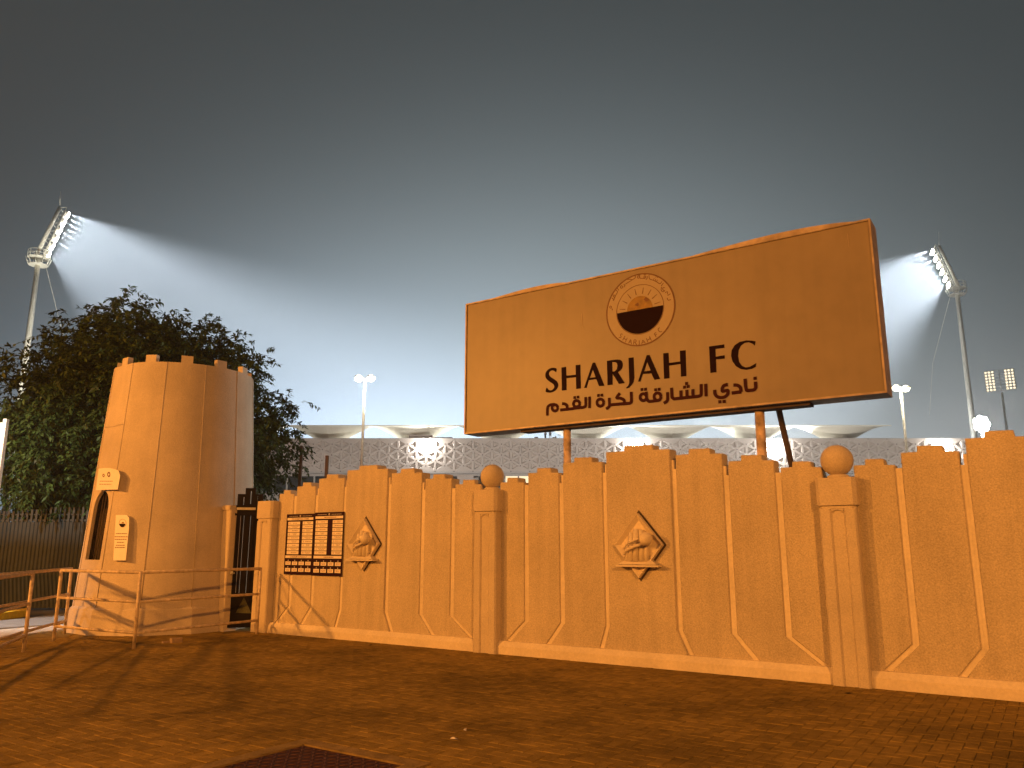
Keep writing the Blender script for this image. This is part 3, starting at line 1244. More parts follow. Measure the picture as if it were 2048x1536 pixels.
# ------------------------------------------------------------------ the signboard
BY = 0.90
x0b, x1b, z0b, z1b = -0.885, 5.665, 3.355, 5.65
T = empty('signboard', P0 + U * 2.4, ROTW, 'large rectangular signboard reading SHARJAH FC on posts behind the wall', 'signboard')
ox = 2.4
mb = MB().box(x0b - ox + .02, x1b - ox - .02, BY + .012, BY + .38, z0b + .02, z1b - .02)
mb.build('light_box', M_BTRIM, T)
# face with a very slight bulge
mb = MB()
V, F = [], []
nx, nz = 40, 14
for j in range(nz + 1):
    for i in range(nx + 1):
        u_, v_ = i / nx, j / nz
        bl = .018 * math.sin(u_ * PI) ** .5 * math.sin(v_ * PI) + .003 * math.sin(u_ * 23 + 1) * math.sin(v_ * PI)
        V.append((x0b - ox + .025 + (x1b - x0b - .05) * u_, BY + .011 - bl * 0.25, z0b + .025 + (z1b - z0b - .05) * v_))
for j in range(nz):
    for i in range(nx):
        a = j * (nx + 1) + i
        F.append((a, a + 1, a + nx + 2, a + nx + 1))
mb.add(V, F, True)
mb.build('sign_face', M_BOARD, T)
for nm, bx_ in (('edge_trim', (x0b, x1b, z0b, z0b + .026)), ('edge_trim', (x0b, x0b + .024, z0b + .0265, z1b - .0265)),
                ('edge_trim', (x1b - .024, x1b, z0b + .0265, z1b - .0265)), ('edge_trim', (x0b, x1b, z1b - .026, z1b))):
    mb = MB().box(bx_[0] - ox, bx_[1] - ox, BY - .012, BY + .395, bx_[2], bx_[3])
    mb.build(nm, M_BTRIM, T)
# lifted strips of the top edging
for (a, b, hgt) in ((-.25, 1.15, .040), (3.3, 5.45, .060)):
    top = [(a - ox + (b - a) * t / 14, z1b + .002 + hgt * math.sin(PI * (t / 14) ** 1.3) ** .8) for t in range(15)]
    mb = MB()
    plate(mb, [ccw([(a - ox, z1b - .02)] + [(b - ox, z1b - .02)] + top[::-1])], BY - .017, BY - .013)
    o = mb.build('lifted_edging', M_BTRIM, T)
    fixn(o)
mb = MB().box(.2 - ox, 4.72 - ox, BY + .08, BY + .30, z0b - .045, z0b - .002)
mb.build('under_beam', M_BROWN, T)
for sx_, px_, rad in ((None, 1134.5, .062), (None, 1522.5, .066)):
    s_, _ = W(px_, 880, 1.10)
    mb = MB()
    mb.tube([(s_ - ox, 1.10, 0), (s_ - ox - .005, 1.10, 1.7), (s_ - ox, 1.10, z0b + .02)], [rad, rad * 1.04, rad * .97], 16)
    mb.build('leg', M_RUST, T)
sa, za_ = W(1555, 818, 1.22)
sb, zb2 = W(1580, 925, 2.0)
d = Vector((sb - sa, .78, zb2 - za_))
end = Vector((sa, 1.22, za_)) + d * (za_ / -d.z)
MB().tube([(sa - ox, 1.22, za_ + .1), (end.x - ox, end.y, 0)], .042, 10).build('brace', M_BROWN, T)


def WB(x, y):
    s, z = W(x, y, BY)
    return (s - ox, z)


def z3(p):
    return WB(1080 + p[0] / 9.309, 680 + p[1] / 9.309)


def z4(p):
    return WB(1280 + p[0] / 8.192, 660 + p[1] / 8.192)


def z8(p):
    return WB(1190 + p[0] / 8.5316, 530 + p[1] / 8.5316)


FY = BY + .0015      # letters stand a few millimetres off the face


def smooth_loop(p, it=1):
    for _ in range(it):
        q = []
        for i in range(len(p)):
            a, b = p[i], p[(i + 1) % len(p)]
            q += [(a[0] * .75 + b[0] * .25, a[1] * .75 + b[1] * .25), (a[0] * .25 + b[0] * .75, a[1] * .25 + b[1] * .75)]
        p = q
    return p


LET = [
    ('S', z3, [[(312, 530), (298, 603), (272, 580), (232, 562), (190, 572), (162, 612), (163, 652), (195, 690), (260, 728), (312, 768), (336, 820), (332, 865), (305, 920), (250, 962), (180, 980), (130, 975), (96, 962), (122, 880), (140, 915), (190, 942), (235, 925), (264, 885), (266, 850), (240, 812), (180, 777), (125, 732), (100, 692), (96, 640), (110, 590), (150, 545), (200, 521), (262, 513)]], 1),
    ('H', z3, [[(398, 510), (483, 497), (488, 665), (665, 645), (662, 468), (748, 458), (757, 900), (672, 910), (668, 690), (488, 712), (490, 930), (405, 940)]], 0),
    ('A', z3, [[(978, 422), (1022, 418), (1195, 850), (1098, 858), (1048, 728), (905, 745), (862, 888), (820, 893)], [(982, 545), (1035, 690), (925, 703)]], 0),
    ('R', z3, [[(1245, 388), (1340, 372), (1400, 365), (1450, 362), (1490, 368), (1520, 390), (1537, 430), (1536, 480), (1522, 530), (1490, 567), (1445, 595), (1575, 800), (1468, 815), (1345, 620), (1348, 830), (1255, 840)], [(1340, 410), (1395, 408), (1430, 430), (1442, 480), (1430, 540), (1395, 580), (1343, 590)]], 0),
    ('J', z3, [[(1645, 332), (1740, 322), (1749, 600), (1752, 700), (1740, 780), (1700, 842), (1655, 885), (1612, 902), (1603, 882), (1640, 852), (1660, 800), (1660, 740)]], 0),
    ('A', z4, [[(108, 412), (155, 408), (325, 800), (235, 815), (185, 710), (45, 718), (3, 841), (-35, 846)], [(115, 520), (175, 662), (65, 678)]], 0),
    ('H', z4, [[(378, 382), (465, 372), (472, 540), (658, 515), (652, 340), (745, 330), (757, 752), (670, 762), (662, 555), (475, 585), (480, 788), (393, 798)]], 0),
    ('F', z4, [[(1130, 270), (1378, 235), (1380, 290), (1232, 308), (1238, 437), (1383, 413), (1385, 467), (1242, 480), (1248, 690), (1152, 702)]], 0),
    ('C', z4, [[(1890, 183), (1880, 255), (1840, 222), (1780, 200), (1710, 210), (1650, 255), (1612, 330), (1603, 430), (1620, 520), (1665, 585), (1730, 612), (1800, 602), (1860, 567), (1902, 542), (1894, 602), (1830, 635), (1740, 650), (1650, 637), (1570, 592), (1515, 512), (1492, 420), (1500, 330), (1550, 250), (1630, 195), (1740, 170), (1830, 173)]], 0),
]
for ch, fn, loops, sm in LET:
    mb = MB()
    L2 = [ccw([fn(p) for p in (smooth_loop(loops[0], 1) if sm else loops[0])])] + [ccw([fn(p) for p in lp])[::-1] for lp in loops[1:]]
    plate(mb, L2, FY, FY + .006)
    o = mb.build('sign_letter', M_INK, T)
    o['label'] = 'large near black letter ' + ch


def round_pts(p, k=3):
    """round the corners of an open polyline"""
    if len(p) < 3:
        return p
    out = [p[0]]
    for i in range(1, len(p) - 1):
        a, b, c = p[i - 1], p[i], p[i + 1]
        la, lc = math.dist(a, b), math.dist(b, c)
        r = min(la, lc) * .40
        s1 = (b[0] + (a[0] - b[0]) * r / la, b[1] + (a[1] - b[1]) * r / la)
        s2 = (b[0] + (c[0] - b[0]) * r / lc, b[1] + (c[1] - b[1]) * r / lc)
        for t in range(k + 1):
            u = t / k
            out.append(((1 - u) ** 2 * s1[0] + 2 * u * (1 - u) * b[0] + u * u * s2[0], (1 - u) ** 2 * s1[1] + 2 * u * (1 - u) * b[1] + u * u * s2[1]))
    out.append(p[-1])
    return out


def strokes(mb, fn, lst, width, y=FY, loops=(), dots=(), dot=.024):
    for p in lst:
        q = [fn(a) for a in round_pts(p)]
        mb.tube([(a, y, b) for a, b in q], width / 2, 8, True, (0, -1, 0), False)
    for cx, cy, rx, ry in loops:
        q = [fn((cx + rx * math.cos(2 * PI * k / 20), cy + ry * math.sin(2 * PI * k / 20))) for k in range(20)]
        q2 = q + [q[0]]
        mb.tube([(a, y, b) for a, b in q2], width / 2, 8, False, (0, -1, 0), False)
    for p in dots:
        a, b = fn(p)
        mb.box(a - dot, a + dot, y - .002, y + .003, b - dot, b + dot)


mb = MB()
SWD = .046
strokes(mb, z3, [[(275, 1200), (190, 1203), (140, 1240), (133, 1290), (133, 1405)], [(250, 1200), (225, 1215), (226, 1245)],
                 [(410, 1185), (455, 1185), (500, 1215), (505, 1285)], [(375, 1302), (600, 1278), (690, 1262), (800, 1255), (848, 1235), (850, 1170), (848, 1060)],
                 [(920, 1052), (920, 1268)], [(1287, 1075), (1292, 1240), (1228, 1282)], [(1292, 1207), (1560, 1185), (1660, 1178), (1700, 1160), (1700, 1100), (1697, 965)],
                 [(1485, 990), (1412, 1080), (1500, 1082), (1565, 1115), (1572, 1182)]], SWD,
        loops=[(275, 1262, 52, 58), (678, 1185, 58, 60), (1120, 1165, 62, 66)],
        dots=[(643, 1070), (706, 1062), (1085, 1032), (1150, 1026)], dot=.021)
o = mb.build('arabic_lettering', M_INK2, T)
mb = MB()
strokes(mb, z4, [[(100, 1010), (106, 1125), (140, 1172), (290, 1154), (330, 1140)], [(450, 1018), (452, 1160), (388, 1200)],
                 [(515, 945), (522, 1100), (550, 1128), (960, 1085), (1000, 1068), (1002, 1000), (1000, 885)], [(668, 990), (672, 1112)], [(765, 978), (770, 1102)],
                 [(865, 968), (868, 1092)], [(1075, 880), (1082, 1087)],
                 [(1437, 892), (1372, 905), (1345, 955), (1345, 1008), (1442, 982), (1440, 1050), (1390, 1098), (1310, 1110), (1250, 1085), (1225, 1040), (1222, 980)],
                 [(1530, 903), (1590, 900), (1645, 935), (1655, 1012)], [(1500, 1032), (1660, 1010)],
                 [(1720, 798), (1730, 930), (1745, 995), (1870, 980), (1897, 945), (1890, 845)]], SWD,
        loops=[(52, 1100, 52, 56), (285, 1092, 56, 62)],
        dots=[(30, 975), (90, 970), (253, 978), (312, 970), (762, 875), (728, 935), (788, 925), (1307, 1175), (1377, 1170), (1885, 790)], dot=.021)
o = mb.build('arabic_lettering', M_INK2, T)
o['label'] = 'maroon Arabic line under the large letters'

# scuffs on the face of the board
mb = MB()
for pts in ([(1162.5, 627), (1164, 627), (1165.5, 655), (1164.6, 655)], [(1694.5, 467), (1696, 467), (1698, 493), (1697, 493)], [(1238, 640), (1243, 640), (1243, 642), (1239, 643)]):
    plate(mb, [ccw([WB(*p) for p in pts])], FY + .003, FY + .008)
mb.build('scuff_marks', mat('scuffed vinyl', (0.36, 0.29, 0.21), 0.7), T)
# emblem on the board
eC = WB(1281.5, 619.5)
eL = WB(1212.3, 630)[0]
eR = WB(1350.6, 612)[0]
ER = (eR - eL) / 2
eC = ((eL + eR) / 2, (WB(1281, 543)[1] + WB(1277, 696)[1]) / 2)


def circ(r, n=64, a0=0, a1=2 * PI, closed=True):
    return [(eC[0] + r * math.cos(a0 + (a1 - a0) * k / n), eC[1] + r * math.sin(a0 + (a1 - a0) * k / n)) for k in range(n if closed else n + 1)]


mb = MB()
plate(mb, [circ(ER * .965)], FY + .001, FY + .004)
em = mb.build('emblem', M_PALE, T)
em['label'] = 'round club emblem with rising sun above a dark half disc'
mb = MB()
plate(mb, [circ(ER), circ(ER * .966)[::-1]], FY - .002, FY + .004)
plate(mb, [circ(ER * .69), circ(ER * .674)[::-1]], FY - .002, FY + .0008)
mb.build('emblem_rings', M_INK3, em)
mb = MB()
plate(mb, [circ(ER * .665, 40, PI, 2 * PI, False)], FY - .004, FY + .0004)
mb.build('dark_half_disc', M_INK, em)
mb = MB()
plate(mb, [circ(ER * .37, 30, 0, PI, False)], FY - .003, FY + .0006)
mb.build('sun', M_GOLD, em)
mb = MB()
for a in (10, 33, 55, 78, 102, 125, 147, 170):
    a_ = R(a)
    t = Vector((-math.sin(a_), math.cos(a_)))
    q0 = Vector(eC) + Vector((math.cos(a_), math.sin(a_))) * ER * .43
    q1 = Vector(eC) + Vector((math.cos(a_), math.sin(a_))) * ER * .60
    plate(mb, [ccw([tuple(q0 + t * .007), tuple(q1 + t * .0035), tuple(q1 - t * .0035), tuple(q0 - t * .007)])], FY - .002, FY + .0006)
# darker patches printed on the sun
for a0, a1, r0, r1 in ((100, 135, .08, .20), (35, 60, .24, .36)):
    q = [(eC[0] + ER * r1 * math.cos(R(a)), eC[1] + ER * r1 * math.sin(R(a))) for a in range(a0, a1 + 1, 5)] + [(eC[0] + ER * r0 * math.cos(R(a)), eC[1] + ER * r0 * math.sin(R(a)) + .02) for a in range(a1, a0 - 1, -5)]
    plate(mb, [ccw(q)], FY - .0046, FY - .0034)
mb.build('sun_rays', M_INK3, em)
mb = MB()
strokes(mb, z8, [[(470, 1183), (445, 1172), (430, 1195), (448, 1222), (437, 1243), (405, 1232)], [(512, 1210), (470, 1285)], [(552, 1240), (515, 1318)], [(490, 1248), (533, 1280)],
                 [(573, 1337), (610, 1260), (620, 1350)], [(588, 1310), (616, 1316)], [(658, 1355), (665, 1275), (700, 1277), (704, 1310), (664, 1318)], [(684, 1320), (712, 1365)],
                 [(755, 1288), (755, 1355), (738, 1378)], [(797, 1350), (812, 1272), (858, 1333)], [(803, 1323), (838, 1313)], [(875, 1250), (903, 1320)], [(928, 1218), (962, 1290)], [(888, 1285), (945, 1253)],
                 [(1010, 1172), (1045, 1232)], [(1010, 1172), (1042, 1150)], [(1026, 1200), (1054, 1180)], [(1103, 1070), (1075, 1085), (1080, 1115), (1108, 1145), (1142, 1133)]], .012, FY - .001)
mb.build('ring_lettering', M_INK3, em)
mb = MB()
strokes(mb, z8, [[(1230, 560), (1245, 607), (1295, 590)], [(1238, 520), (1288, 490)], [(1195, 472), (1240, 450), (1236, 498)], [(1190, 385), (1150, 390), (1160, 430), (1195, 440), (1155, 462), (1125, 430), (1135, 372)],
                 [(1168, 305), (1130, 357)], [(1142, 280), (1110, 327), (1050, 287), (1000, 262), (925, 240), (920, 172)], [(1050, 287), (1064, 252)], [(1024, 274), (1038, 238)], [(996, 260), (1010, 222)],
                 [(890, 190), (892, 225), (868, 252)], [(850, 228), (770, 226), (760, 200), (762, 165)], [(685, 172), (690, 218), (640, 250), (520, 325)], [(575, 222), (548, 248), (610, 240), (635, 258)],
                 [(488, 330), (515, 345), (490, 378)], [(375, 390), (407, 432)], [(352, 420), (390, 455), (355, 510), (318, 605)], [(285, 560), (318, 585), (310, 612)], [(288, 740), (300, 772)]], .012, FY - .001,
        loops=[(850, 205, 16, 18), (740, 205, 18, 20), (450, 375, 20, 20), (325, 530, 16, 18), (266, 718, 16, 18)],
        dots=[(1040, 205), (1068, 212), (1055, 190), (840, 165), (860, 163), (735, 168), (752, 166), (413, 337), (430, 322), (300, 500)], dot=.006)
mb.build('ring_lettering', M_INK3, em)

# ------------------------------------------------------------------ two spare steel posts behind the wall
for (xp, yt, Y, lb) in ((603, 892, 25, 'taller of two bare brown steel posts rising behind the wall'), (654, 911, 23, 'shorter bare brown steel channel post rising behind the wall')):
    p = dp(xp, yt, Y)
    T = empty('steel_post', (p.x, p.y, 0), 0, lb, 'post', 'bare posts behind the wall')
    mb = MB()
    a = .045
    mb.box(-a, a, -.01, .0, 0, p.z).box(-a, -a + .012, .0005, .08, 0, p.z - .01).box(a - .012, a, .0005, .08, 0, p.z - .01)
    mb.build('channel', M_BROWN, T)
    MB().box(-.12, .12, -.10, .14, 0, .02).build('foot_plate', M_BROWN, T)

# ------------------------------------------------------------------ fence and white board at the far left
FYY = 20.6
T = empty('metal_fence', (-18, FYY, 0), 0, 'dark ribbed sheet fence with pickets on top behind the tower', 'fence')
mb = MB()
prof = [(0, 2.12), (0, .80), (-.40, .10), (-.40, 0)]
nx = 560
V, F = [], []
for i in range(nx + 1):
    x = i * .025
    dy = -.022 if (i % 4) in (1, 2) else 0
    sk = 0
    for a, b in prof:
        V.append((x + (.35 if b < .5 else 0), a + dy, b))
m_ = len(prof)
for i in range(nx):
    for k in range(m_ - 1):
        F.append((i * m_ + k, i * m_ + k + 1, (i + 1) * m_ + k + 1, (i + 1) * m_ + k))
mb.add(V, F)
mb.build('ribbed_sheet', M_FENCE, T)
mb = MB()
for i in range(118):
    x = i * .12
    hgt = 2.50 if x > 5.9 else (2.44 if x > 5.2 else 2.40)
    mb.box(x, x + .055, .02, .045, 2.05, hgt + .03 * math.sin(i * 1.3) * 0)
mb.box(0, 14, .046, .08, 2.14, 2.19).box(0, 14, .046, .08, 2.30, 2.33)
mb.build('pickets', M_FENCE, T)

p = dp(14.5, 838, 17.0)
T = empty('white_board', (p.x, p.y, 0), 0, 'white metal board on legs cut off by the left edge of the photo', 'board')
zt2, zm = dp(6, 845, 17).z, dp(6, 1031, 17).z
MB().box(-2.2, -.075, 0, .06, zm, zt2).build('panel', M_WHITE, T)
MB().box(-.074, 0, -.02, .08, zm, p.z).build('end_post', M_WHITE, T)
zr = dp(6, 1050, 17).z
MB().box(-2.2, -.0, 0, .05, zr - .03, zr + .03).build('cross_bar', M_WHITE, T)
for xx in (-.03, -.10, -1.0, -2.1):
    MB().box(xx - .022, xx + .022, .01, .055, 0, zr - .031).build('leg', M_WHITE, T)

# ------------------------------------------------------------------ the tree
TY = 24.0
T = empty('tree', (-10.9, TY, 0), 0, 'big dense dark leaved tree behind the tower and the ribbed fence', 'tree')
rt = random.Random(11)
mb = MB()
mb.tube([(0, 0, 0), (.05, 0, 1.2), (-.03, .05, 2.4), (.02, 0, 3.4)], [.32, .25, .22, .18], 12)
mb.build('trunk', M_BARK, T)
C0 = Vector((-0.45, 0, 4.9))
RX, RY_, RZ = 3.85, 3.9, 3.65
clumps = []
limb = MB()
for i in range(2000):
    a = rt.uniform(0, 2 * PI)
    u_ = rt.uniform(-.95, 1)
    s_ = math.sqrt(1 - u_ * u_)
    rad_ = rt.uniform(.55, 1.0) if rt.random() < .8 else rt.uniform(.3, .6)
    # lumpy outline
    lump = 1 + .10 * math.sin(a * 3 + 1.1) * s_ + .08 * math.sin(a * 5 + u_ * 4) + rt.uniform(-.035, .035)
    d_ = Vector((s_ * math.cos(a), s_ * math.sin(a), u_))
    c = C0 + Vector((d_.x * RX, d_.y * RY_, d_.z * RZ)) * rad_ * lump
    if u_ < 0:
        c.z = C0.z + d_.z * rad_ * 3.5
        c.x *= 1.04
    if c.z < 1.1:
        continue
    clumps.append((c, d_))
    if i % 30 == 0:
        mid = C0 * .35 + c * .65 + Vector((0, 0, -.5))
        limb.tube([(0, 0, 2.4 + rt.random()), mid * .5 + Vector((0, 0, 1.3)), mid, c], [.10, .06, .035, .012], 6)
limb.build('limbs', M_BARK, T)
lv = MB()
LV, LF = [], []
for c, d_ in clumps:
    out_ = (d_ + Vector((0, 0, -.1))).normalized()
    nsub = 7
    for s in range(nsub):
        # a twig with leaves down both sides
        tdir = (out_ * rt.uniform(.3, 1.0) + Vector((rt.gauss(0, .6), rt.gauss(0, .6), rt.gauss(0, .45)))).normalized()
        st_ = c + Vector((rt.gauss(0, .26), rt.gauss(0, .26), rt.gauss(0, .20)))
        ln = rt.uniform(.30, .62)
        nl = 20
        for k in range(nl):
            t = k / nl
            p = st_ + tdir * (ln * t) + Vector((0, 0, -.22 * t * t))
            side = Vector((rt.gauss(0, 1), rt.gauss(0, 1), rt.gauss(0, .5))).normalized()
            ld = (tdir * .5 + side * .8 + Vector((0, 0, -.35))).normalized()
            L_ = rt.uniform(.11, .20)
            wv = ld.cross(Vector((rt.gauss(0, .5), rt.gauss(0, .5), 1))).normalized() * L_ * .20
            o_ = len(LV)
            mid = p + ld * L_ * .45
            tip = p + ld * L_ + Vector((0, 0, -.02))
            LV += [p, mid + wv, tip, mid - wv]
            LF.append((o_, o_ + 1, o_ + 2, o_ + 3))
lv.add(LV, LF)
lv.build('crown', M_LEAF, T)

# ------------------------------------------------------------------ the stadium
SY = 115.0
zt_s, zb_s = 17.15, 11.95
XL, XR = -52.0, 92.0
T = empty('stadium', (0, SY, 0), 0, 'long low stadium building with a triangle patterned screen and white canopies', 'stadium')
EDG = 1.60
CSP = EDG * .866
xnode0 = dp(646, 877, SY).x         # a node column with its top node at y = 877
zn0 = dp(646, 877.5, SY).z
mb = MB()
dots = MB()
ncol0 = int((XL - xnode0) / CSP) - 1
ncol1 = int((XR - xnode0) / CSP) + 1


def reltri(a, b, c):
    """one triangular coffer: sloping sides down to a recessed face"""
    A, B, C = Vector(a), Vector(b), Vector(c)
    g_ = (A + B + C) / 3
    o1 = [g_ + (q - g_) * .70 for q in (A, B, C)]
    o2 = [g_ + (q - g_) * .42 for q in (A, B, C)]
    V = [(q.x, 0, q.y) for q in (A, B, C)] + [(q.x, .0, q.y) for q in o1] + [(q.x, .24, q.y) for q in o2]
    F = []
    for r_ in (0, 3):
        for i in range(3):
            k = (i + 1) % 3
            F.append((r_ + i, r_ + k, r_ + 3 + k, r_ + 3 + i))
    F.append((6, 7, 8))
    mb.add(V, F)


for ci in range(ncol0, ncol1):
    x = xnode0 + ci * CSP
    x2 = x + CSP
    offa = 0 if ci % 2 == 0 else -EDG / 2
    offb = -EDG / 2 if ci % 2 == 0 else 0
    for r_ in range(-1, 4):
        za = zn0 + offa - r_ * EDG
        zb = zn0 + offb - r_ * EDG
        # triangle with its upright edge on this column
        t1 = [(x, za), (x, za - EDG), (x2, za - EDG / 2)]
        t2 = [(x2, zb), (x2, zb - EDG), (x, zb - EDG / 2)]
        for t in (t1, t2):
            zs_ = [q[1] for q in t]
            if max(zs_) <= zn0 + .01 and min(zs_) >= zn0 - 3 * EDG - .01:
                reltri(*t)
    for r_ in range(0, 4):
        zz = zn0 + offa - r_ * EDG
        if zn0 - 3 * EDG - .1 < zz < zn0 + .1:
            dots.add([(x + .09 * math.cos(k * PI / 4), -.03, zz + .09 * math.sin(k * PI / 4)) for k in range(8)] + [(x + .09 * math.cos(k * PI / 4), .02, zz + .09 * math.sin(k * PI / 4)) for k in range(8)],
                     [tuple(range(8))] + [(k, (k + 1) % 8, 8 + (k + 1) % 8, 8 + k) for k in range(8)])
# the half triangles along top and bottom are plain
for ci in range(ncol0, ncol1):
    x = xnode0 + ci * CSP
    x2 = x + CSP
    if ci % 2 == 0:
        mb.add([(x, 0, zn0), (x2, 0, zn0), (x2, 0, zn0 - EDG / 2)], [(0, 2, 1)])
        mb.add([(x, 0, zn0 - 3 * EDG), (x2, 0, zn0 - 3 * EDG), (x2, 0, zn0 - 2.5 * EDG)], [(0, 1, 2)])
    else:
        mb.add([(x, 0, zn0), (x2, 0, zn0), (x, 0, zn0 - EDG / 2)], [(0, 2, 1)])
        mb.add([(x, 0, zn0 - 3 * EDG), (x2, 0, zn0 - 3 * EDG), (x, 0, zn0 - 2.5 * EDG)], [(0, 1, 2)])
scr = mb.build('patterned_screen', M_STAD, T)
fixn(scr)
dots.build('fixing_bolts', M_DOT, scr)
mb = MB().box(XL, XR, -.06, .6, zn0 + .001, zt_s).box(XL, XR, -.02, .6, zb_s, zn0 - 3 * EDG - .001)
mb.box(XL, XR, .27, .7, zb_s, zt_s - .01)
mb.build('screen_edge', M_STADB, T)
MB().box(XL, XR, 1.0, 40, 0, zb_s - .5).build('lower_wall', mat('stadium lower wall', (0.42, 0.40, 0.36), 0.8, 0.1, 0.3), T)
MB().box(XL, XR, .71, 40, zt_s - .5, zt_s - .02).build('roof_deck', M_STADB, T)
MB().box(XL, XR, .71, 40, zb_s - .3, zb_s - .001).build('soffit', M_STADB, T)
# upper storey windows just below the screen
wz0, wz1 = zb_s - 2.6, zb_s - .32
lit = set()
xpx = lambda x: dp(x, 955, SY + 1).x
for i in range(70):
    x = XL + 3 + i * 2.0
    pxx = 1024 + x / (SY + 1) * 1592
    if any(a < pxx < b for a, b in ((905, 950), (1140, 1160))):
        continue
    on = 995 < pxx < 1056 or 1290 < pxx < 1310
    fr = MB().box(x, x + 1.9, .80, .90, wz0 - .06, wz0).box(x, x + 1.9, .80, .90, wz1, wz1 + .06).box(x, x + .07, .80, .90, wz0, wz1).box(x + 1.83, x + 1.9, .80, .90, wz0, wz1)
    f_ = fr.build('window', M_FRM, T)
    if on:
        f_['label'] = 'warmly lit window'
    MB().box(x + .0705, x + 1.8295, .84, .87, wz0 + .0005, wz1 - .0005).build('pane', M_LIT if on else M_GLASS, f_)
mb = MB()
for x in (xpx(868), xpx(931)):
    mb.box(x - 1.2, x + 1.2, .60, .98, wz0 - .2, wz1 + .2)
mb.build('wall_plate', M_STAD, T)
MB().box(xpx(816), xpx(864), .8, 4, zt_s - .01, zt_s + .62).box(xpx(865), xpx(904), .8, 4, zt_s - .01, zt_s + .26).build('roof_upstand', M_STAD, T)

# canopies: inverted umbrella shells on single columns
CW = 168.4 / 1592 * (SY + 6)
zc_top = dp(1024, 849.5, SY).z
zlow = zt_s - 1.5


def canopy_mesh():
    n = 16
    half = CW / 2
    V, F = [], []
    for side in (0, 1):
        for j in range(n + 1):
            for i in range(n + 1):
                u_, v_ = -1 + 2 * i / n, -1 + 2 * j / n
                k = 1 - ((1 - abs(u_) ** 1.05) * (1 - abs(v_) ** 1.05)) ** 1.15
                h_ = zc_top - .12 - zlow
                z = zlow + h_ * k
                z += .145 * (v_ + 1) * 4.0
                if side:
                    z += .14
                V.append((u_ * half, v_ * 4.0, z))
    m = (n + 1) ** 2
    for j in range(n):
        for i in range(n):
            a = j * (n + 1) + i
            F.append((a, a + n + 1, a + n + 2, a + 1))
            F.append((m + a, m + a + 1, m + a + n + 2, m + a + n + 1))
    rim_ = [i for i in range(n + 1)] + [j * (n + 1) + n for j in range(1, n + 1)] + [n * (n + 1) + i for i in range(n - 1, -1, -1)] + [j * (n + 1) for j in range(n - 1, 0, -1)]
    for a, b in zip(rim_, rim_[1:] + rim_[:1]):
        F.append((a, b, m + b, m + a))
    c = MB()
    c.add(V, F, False)
    return c


cm = canopy_mesh()
c0 = None
cxs = [dp(1674 - 168.4 * k, 852, SY).x for k in range(9)]
for k, cx in enumerate(cxs):
    if c0 is None:
        c0 = cm.build('canopy', M_CAN, T)
        ob = c0
        col = MB().tube([(0, 0, 8), (0, 0, zlow + .3)], [.35, .5], 14).build('column', M_CAN, c0)
    else:
        ob = c0.copy()
        sc.collection.objects.link(ob)
        ob.parent = T
        c2 = col.copy()
        sc.collection.objects.link(c2)
        c2.parent = ob
    ob.location = (dp(1674 - 168.4 * k, 852, SY + 4.4).x, 4.4, 0)

# roof railing
p = dp(595, 868, SY + 2)
T2 = empty('roof_railing', (p.x, SY + 2, zt_s - .02), 0, 'small thin railing frame on the stadium roof beside the tree', 'railing')
mb = MB()
for xx in (-.9, -.1, .9):
    mb.tube([(xx, 0, 0), (xx, 0, .95)], .03, 6)
for zz in (.45, .95):
    mb.tube([(-.9, 0, zz), (.9, 0, zz)], .025, 6)
mb.build('rails', M_MAST, T2)

# ------------------------------------------------------------------ facade lamps
for (xp, yp, lb) in ((853, 884, 'glaring floodlight on the stadium screen left of the signboard'), (1272, 884, 'glaring floodlight on the stadium screen under the middle of the signboard'),
                     (1553, 886, 'glaring floodlight on the stadium screen between the right leg and the brace of the signboard'), (1888, 888, 'glaring floodlight at the right end of the stadium screen')):
    p = dp(xp, yp, SY - 1.1)
    T2 = empty('wall_floodlight', p, 0, lb, 'floodlight', 'floodlights on the stadium screen')
    MB().box(-.30, .30, -.10, .12, .0, .26).build('housing', M_MAST, T2)
    MB().tube([(0, .12, .20), (0, 1.1, .30)], .05, 8).build('bracket', M_MAST, T2)
    MB().sphere((0, 0, -.20), .30, 16, 10, (1.3, .7, 1)).build('lens', M_LAMPF, T2)
    light('wall_light', 'POINT', p + Vector((0, .40, -.45)), 1700, (1, .95, .88), .12)


# ------------------------------------------------------------------ car park lamp posts
def lamp_post(base, h, label, arm=.42, cast=None, rz=0.0):
    T2 = empty('lamp_post', base, rz, label, 'lamp post', 'twin headed car park lamps')
    MB().tube([(0, 0, 0), (0, 0, h)], [.13, .075], 14).build('pole', M_KERB, T2)
    for s_ in (-1, 1):
        a = MB().tube([(0, 0, h - .05), (s_ * arm * .5, 0, h + .02)], .04, 8)
        a.box(s_ * arm - .20, s_ * arm + .20, -.32, .22, h + .03, h + .14)
        hd = a.build('lamp_head', M_MAST, T2)
        MB().sphere((s_ * arm, -.06, h + .0), .25, 16, 10, (1, 1.1, .85)).build('lens', M_LAMPW, hd)
    light('lamp_light', 'POINT', (base[0], base[1] - .05, h - .35), cast or 800, (1, .88, .62), .2)
    return T2


pL, pR = dp(730, 757, 50), dp(1801, 777, 55)
lamp_post((pL.x, 50, 0), pL.z, 'twin headed lamp post in front of the stadium left of the signboard', .40)
lamp_post((pR.x, 55, 0), pR.z, 'twin headed lamp post right of the signboard', .40, rz=R(15))

